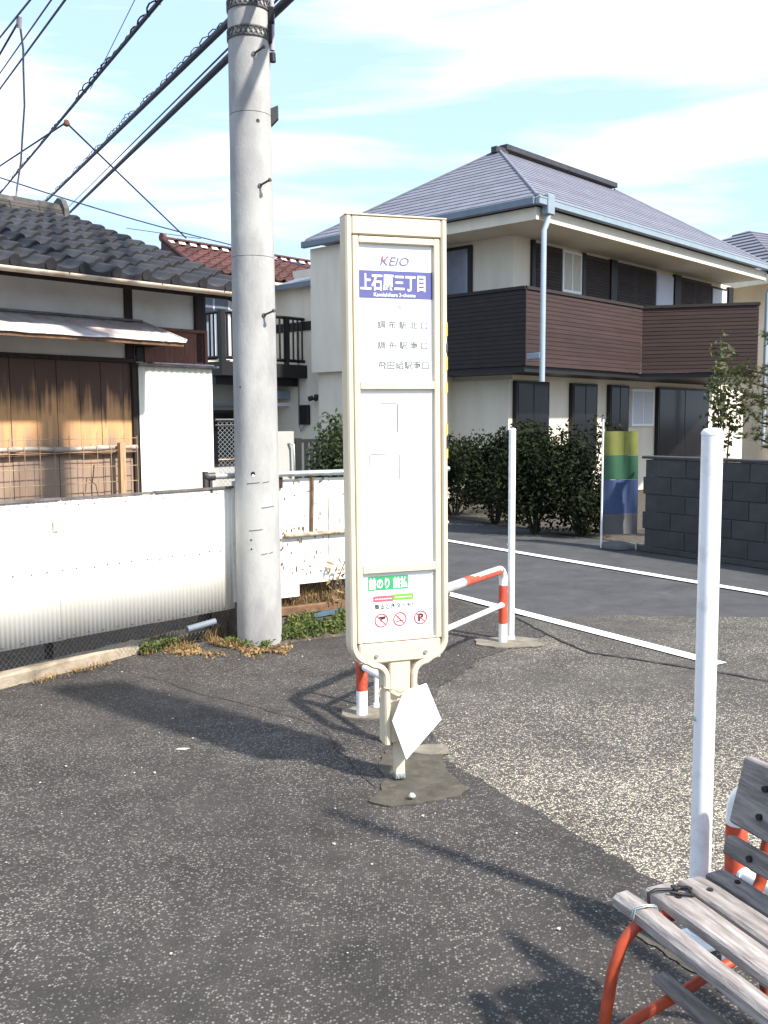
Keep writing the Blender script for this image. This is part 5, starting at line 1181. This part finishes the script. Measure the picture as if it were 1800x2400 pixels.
# block wall along the far side of the road
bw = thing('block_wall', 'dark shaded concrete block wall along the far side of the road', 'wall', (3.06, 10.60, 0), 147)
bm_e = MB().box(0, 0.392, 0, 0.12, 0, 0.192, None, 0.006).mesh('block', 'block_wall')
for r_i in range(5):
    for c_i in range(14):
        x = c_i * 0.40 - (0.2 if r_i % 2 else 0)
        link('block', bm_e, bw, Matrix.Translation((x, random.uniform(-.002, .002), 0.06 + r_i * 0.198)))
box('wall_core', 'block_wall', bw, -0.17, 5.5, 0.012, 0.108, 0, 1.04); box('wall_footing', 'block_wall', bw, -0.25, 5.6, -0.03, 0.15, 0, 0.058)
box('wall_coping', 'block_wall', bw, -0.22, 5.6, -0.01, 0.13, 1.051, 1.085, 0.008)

stand_in = thing('figure_stand_in', 'narrow banner-shaped stand-in for an unclear upright figure, yellow-green, green and blue, before the dark block wall', 'stand-in', (2.74, 11.0, 0), 90)  # banner shape stands in for an unclear upright coloured figure
obj('pole', MB().tube([(-.20, 0, 0), (-.20, 0, 1.50)], 0.012, 8), 'white_paint', stand_in)
obj('base', MB().lathe([(0.20, 0.0), (0.20, 0.05), (0.05, 0.08)], 16), 'plastic_grey', stand_in)
def cloth(z0, z1, m, w0=0.4):
    mb = MB(); nx, nz = 8, 6
    for th in (0, .004):
        for j in range(nz + 1):
            for i in range(nx + 1):
                x = -.19 + w0 * i / nx; z = z0 + (z1 - z0) * j / nz; mb.v.append(Vector((x, 0.035 * math.sin(i * 1.25 + z * 2.2) + th, z)))
    for j in range(nz):
        for i in range(nx):
            a = j * (nx + 1) + i; mb.face((a, a + 1, a + nx + 2, a + nx + 1), True)
    obj('cloth_band', mb, m, stand_in)
cloth(1.08, 1.36, 'dimmed_lime'); cloth(0.80, 1.078, 'dimmed_green'); cloth(0.40, 0.798, 'dimmed_blue'); cloth(0.16, 0.398, 'plastic_grey')

# ------------------------------------------------------------------ vegetation
def shrub(name, label, loc, rx, ry, h, nleaf, size, m, cat='shrub', group=None, base=0.05, stems=6, aspect=2.0, lumps=9):
    s_ = thing(name, label, cat, loc, 90, group)
    cs = []
    for i in range(lumps):
        a = random.uniform(0, 6.283); q_ = math.sqrt(random.random()); cs.append((Vector((q_ * math.cos(a) * rx * .7, q_ * math.sin(a) * ry * .7, base + (h - base) * random.uniform(.12, .85))), random.uniform(.28, .5)))
    def smp():
        c, k = random.choice(cs); d_ = Vector((random.gauss(0, 1), random.gauss(0, 1), random.gauss(0, 1))).normalized() * random.random() ** .45
        p = c + Vector((d_.x * rx * k * 1.3, d_.y * ry * k * 1.3, d_.z * h * k * .62)); 
        return (p.x, p.y, max(base * .4, p.z))
    tag(obj('foliage', leaves(MB(), nleaf, smp, size, aspect), m, s_))
    mb = MB()
    for c, k in cs[:stems]:
        mb.tube([(c.x * .15, c.y * .15, 0), (c.x * .5, c.y * .5, c.z * .5), tuple(c)], [0.018, 0.013, 0.006], 5)
    obj('stem', mb, 'bark', s_); return s_
shrub('shrub', 'loose leafy green shrub standing before the black bar gate', (-0.66, 13.2, 0), 0.42, 0.40, 1.55, 3600, 0.075, 'leaf_dark', lumps=16)
sh = shrub('shrub', 'upper sprigs of a small shrub rising beside the slate rain pipe', (-0.62, 13.9, 0), 0.25, 0.25, 1.75, 700, 0.07, 'leaf_olive', lumps=8)
# clipped hedge shrubs beyond the road
hedge_pos = [(1.12, 14.9, .80, 'dark clipped conifer hedge shrub directly right of the bus stop sign', 1.18), (2.02, 12.5, .60, 'broad dark hedge shrub midway between the white post and the banded stand-in', 1.42), (2.56, 12.2, .55, 'broad dark hedge shrub right beside the banded stand-in', 1.40), (1.62, 13.7, .62, 'dark hedge shrub standing farther back beside the white post', 1.35)]
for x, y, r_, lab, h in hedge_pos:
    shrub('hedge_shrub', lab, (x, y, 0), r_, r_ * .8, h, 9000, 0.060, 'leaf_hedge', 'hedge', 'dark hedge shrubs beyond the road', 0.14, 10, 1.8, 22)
hg = shrub('garden_shrub', 'dull green garden shrub under the boarded balcony corner', (2.3, 15.3, 0), 0.6, 0.5, 1.1, 1800, 0.06, 'leaf_olive', lumps=12)

pine = thing('pine_tree', 'garden pine with dark bare branches and needle tufts at the right edge', 'tree', (5.05, 11.3, 0), 90)
obj('trunk', MB().tube([(0.1, 0, 0), (0.05, 0.02, 0.7), (-0.06, 0, 1.2), (-0.02, 0.05, 1.7), (0.08, 0.03, 2.1), (0.05, 0, 2.5)], [.085, .075, .062, .05, .038, .02], 10), 'bark', pine)
limbs = [[(-0.05, 0, 1.15), (-0.25, 0.02, 1.22), (-0.45, 0, 1.20), (-0.62, 0.03, 1.28)], [(-0.03, 0.02, 1.35), (-0.28, -0.05, 1.50), (-0.42, -.06, 1.62), (-0.66, -0.02, 1.72)], [(-0.02, 0.05, 1.7), (-0.22, 0.03, 1.78), (-0.45, 0, 2.0), (-0.78, -.02, 2.08)],
         [(0.07, 0.03, 2.1), (-0.10, 0, 2.25), (-0.30, 0.03, 2.34), (-0.50, 0.0, 2.42)], [(0.08, 0.03, 2.0), (0.3, 0.1, 2.15), (0.5, 0, 2.3)], [(-0.02, 0, 1.3), (0.3, -.1, 1.5), (0.55, 0, 1.7)], [(-0.06, 0, 1.05), (-0.22, 0.05, 1.02), (-0.40, 0.0, 1.12)],
         [(-0.28, -.05, 1.5), (-0.40, 0.03, 1.42), (-0.56, .04, 1.45)], [(-0.42, -.06, 1.62), (-0.5, -.1, 1.85), (-0.72, -.05, 1.92)]]
tips = []
for l_ in limbs:
    obj('limb', MB().tube(l_, [0.028 - 0.018 * i / (len(l_) - 1) for i in range(len(l_))], 7), 'bark', pine); tips.append(l_[-1]); tips.append(tuple((Vector(l_[-1]) + Vector(l_[-2])) / 2))
tips += [(-0.62, -.02, 1.60), (-0.70, 0, 1.55), (-0.55, 0, 1.75), (-0.85, 0, 1.98), (-0.64, 0, 2.0), (-0.45, 0, 2.45), (-.2, 0, 2.42), (0.05, 0, 2.55)]
mb = MB()
for tp in tips:
    for _ in range(9):
        c = Vector(tp) + Vector((random.gauss(0, .07), random.gauss(0, .07), random.gauss(0.03, .045)))
        for _ in range(16):
            d_ = Vector((random.gauss(0, 1), random.gauss(0, 1), random.gauss(.5, .7))).normalized() * random.uniform(.05, .10); e_2 = d_.cross(Vector((random.random(), random.random(), random.random()))).normalized() * .0045
            k = len(mb.v); mb.v += [c - e_2, c + e_2, c + d_]; mb.face((k, k + 1, k + 2))
obj('crown', mb, 'leaf_pine', pine)
shrub('leafy_shrub', 'yellowish green leafy shrub top before the right end of the boarded balcony', (4.15, 11.6, 0), 0.30, 0.26, 2.35, 750, 0.085, 'leaf_pine', lumps=10, base=0.9)

# weeds, straw and ground litter along the fence
def along(a, b, w, z=0.004):
    a, b = Vector((*a, 0)), Vector((*b, 0)); n = Vector((-(b - a).y, (b - a).x, 0)).normalized()
    def f():
        t = random.random(); p = a.lerp(b, t) + n * random.gauss(0, w); 
        if noise.noise(p * 4.5) < -0.12: return None
        return (p.x, p.y, z)
    return f
def stuff(name, mb, m): return tag(obj(name, mb, m), kind='stuff')
def low(a, b, w, hi): 
    f = along(a, b, w)
    def g():
        q = f(); return q and (q[0], q[1], random.uniform(.006, hi))
    return g
stuff('green_weeds', leaves(leaves(blades(MB(), 260, along((-1.70, 5.92), (-1.28, 6.36), .05), .05, .004), 700, low((-1.66, 5.96), (-1.42, 6.22), .045, .075), .030, 1.6), 500, low((-1.08, 6.30), (-0.76, 6.15), .03, .05), .028, 1.7), 'weed_green')
stuff('dry_grass', blades(blades(MB(), 900, along((-1.48, 6.18), (-0.95, 6.22), .07), .045, .003, 1.4), 500, along((-1.62, 6.05), (-1.05, 6.55), .05), .09, .003, 1.0), 'straw')
stuff('dry_grass', blades(MB(), 500, along((-2.12, 5.20), (-1.15, 6.58), .03), .03, .003, 1.6), 'straw')
stuff('dead_leaves', leaves(MB(), 1500, low((-1.42, 6.12), (-0.62, 6.02), .085, .02), .022, 1.5, 0), 'straw')
stuff('dead_leaves', leaves(MB(), 700, low((-2.2, 5.45), (-1.2, 6.80), .10, .02), .024, 1.5, 0), 'straw')
stuff('dead_leaves', leaves(MB(), 500, low((-0.66, 6.42), (0.2, 6.98), .05, .015), .022, 1.5, 0), 'straw')
wd = thing('dry_weed', 'dead brown weed stalk against the peeling sheet fence right of the pole', 'plant', (-0.42, 6.70, 0.10), 90)
obj('stem', MB().tube([(0, 0, 0), (0.03, .01, .15), (0.10, 0.02, .30), (0.14, .02, .40)], 0.004, 5), 'rust_brown', wd)
tag(obj('leaf', leaves(MB(), 60, lambda: (random.gauss(.08, .05), random.gauss(.01, .03), random.uniform(.12, .42)), .045, 2.5), 'straw', wd), kind='stuff')
bd = thing('blue_sheet_scrap', 'bluish torn sheet scrap in the weeds below the brown base timber', 'litter', (-0.52, 6.58, 0.08), 58)
obj('sheet', MB().prism([(0, 0.03), (0.25, 0.045), (0.26, 0.075), (0.1, 0.07), (0.0, 0.055)], 0.0, 0.012), 'blue_debris', bd)
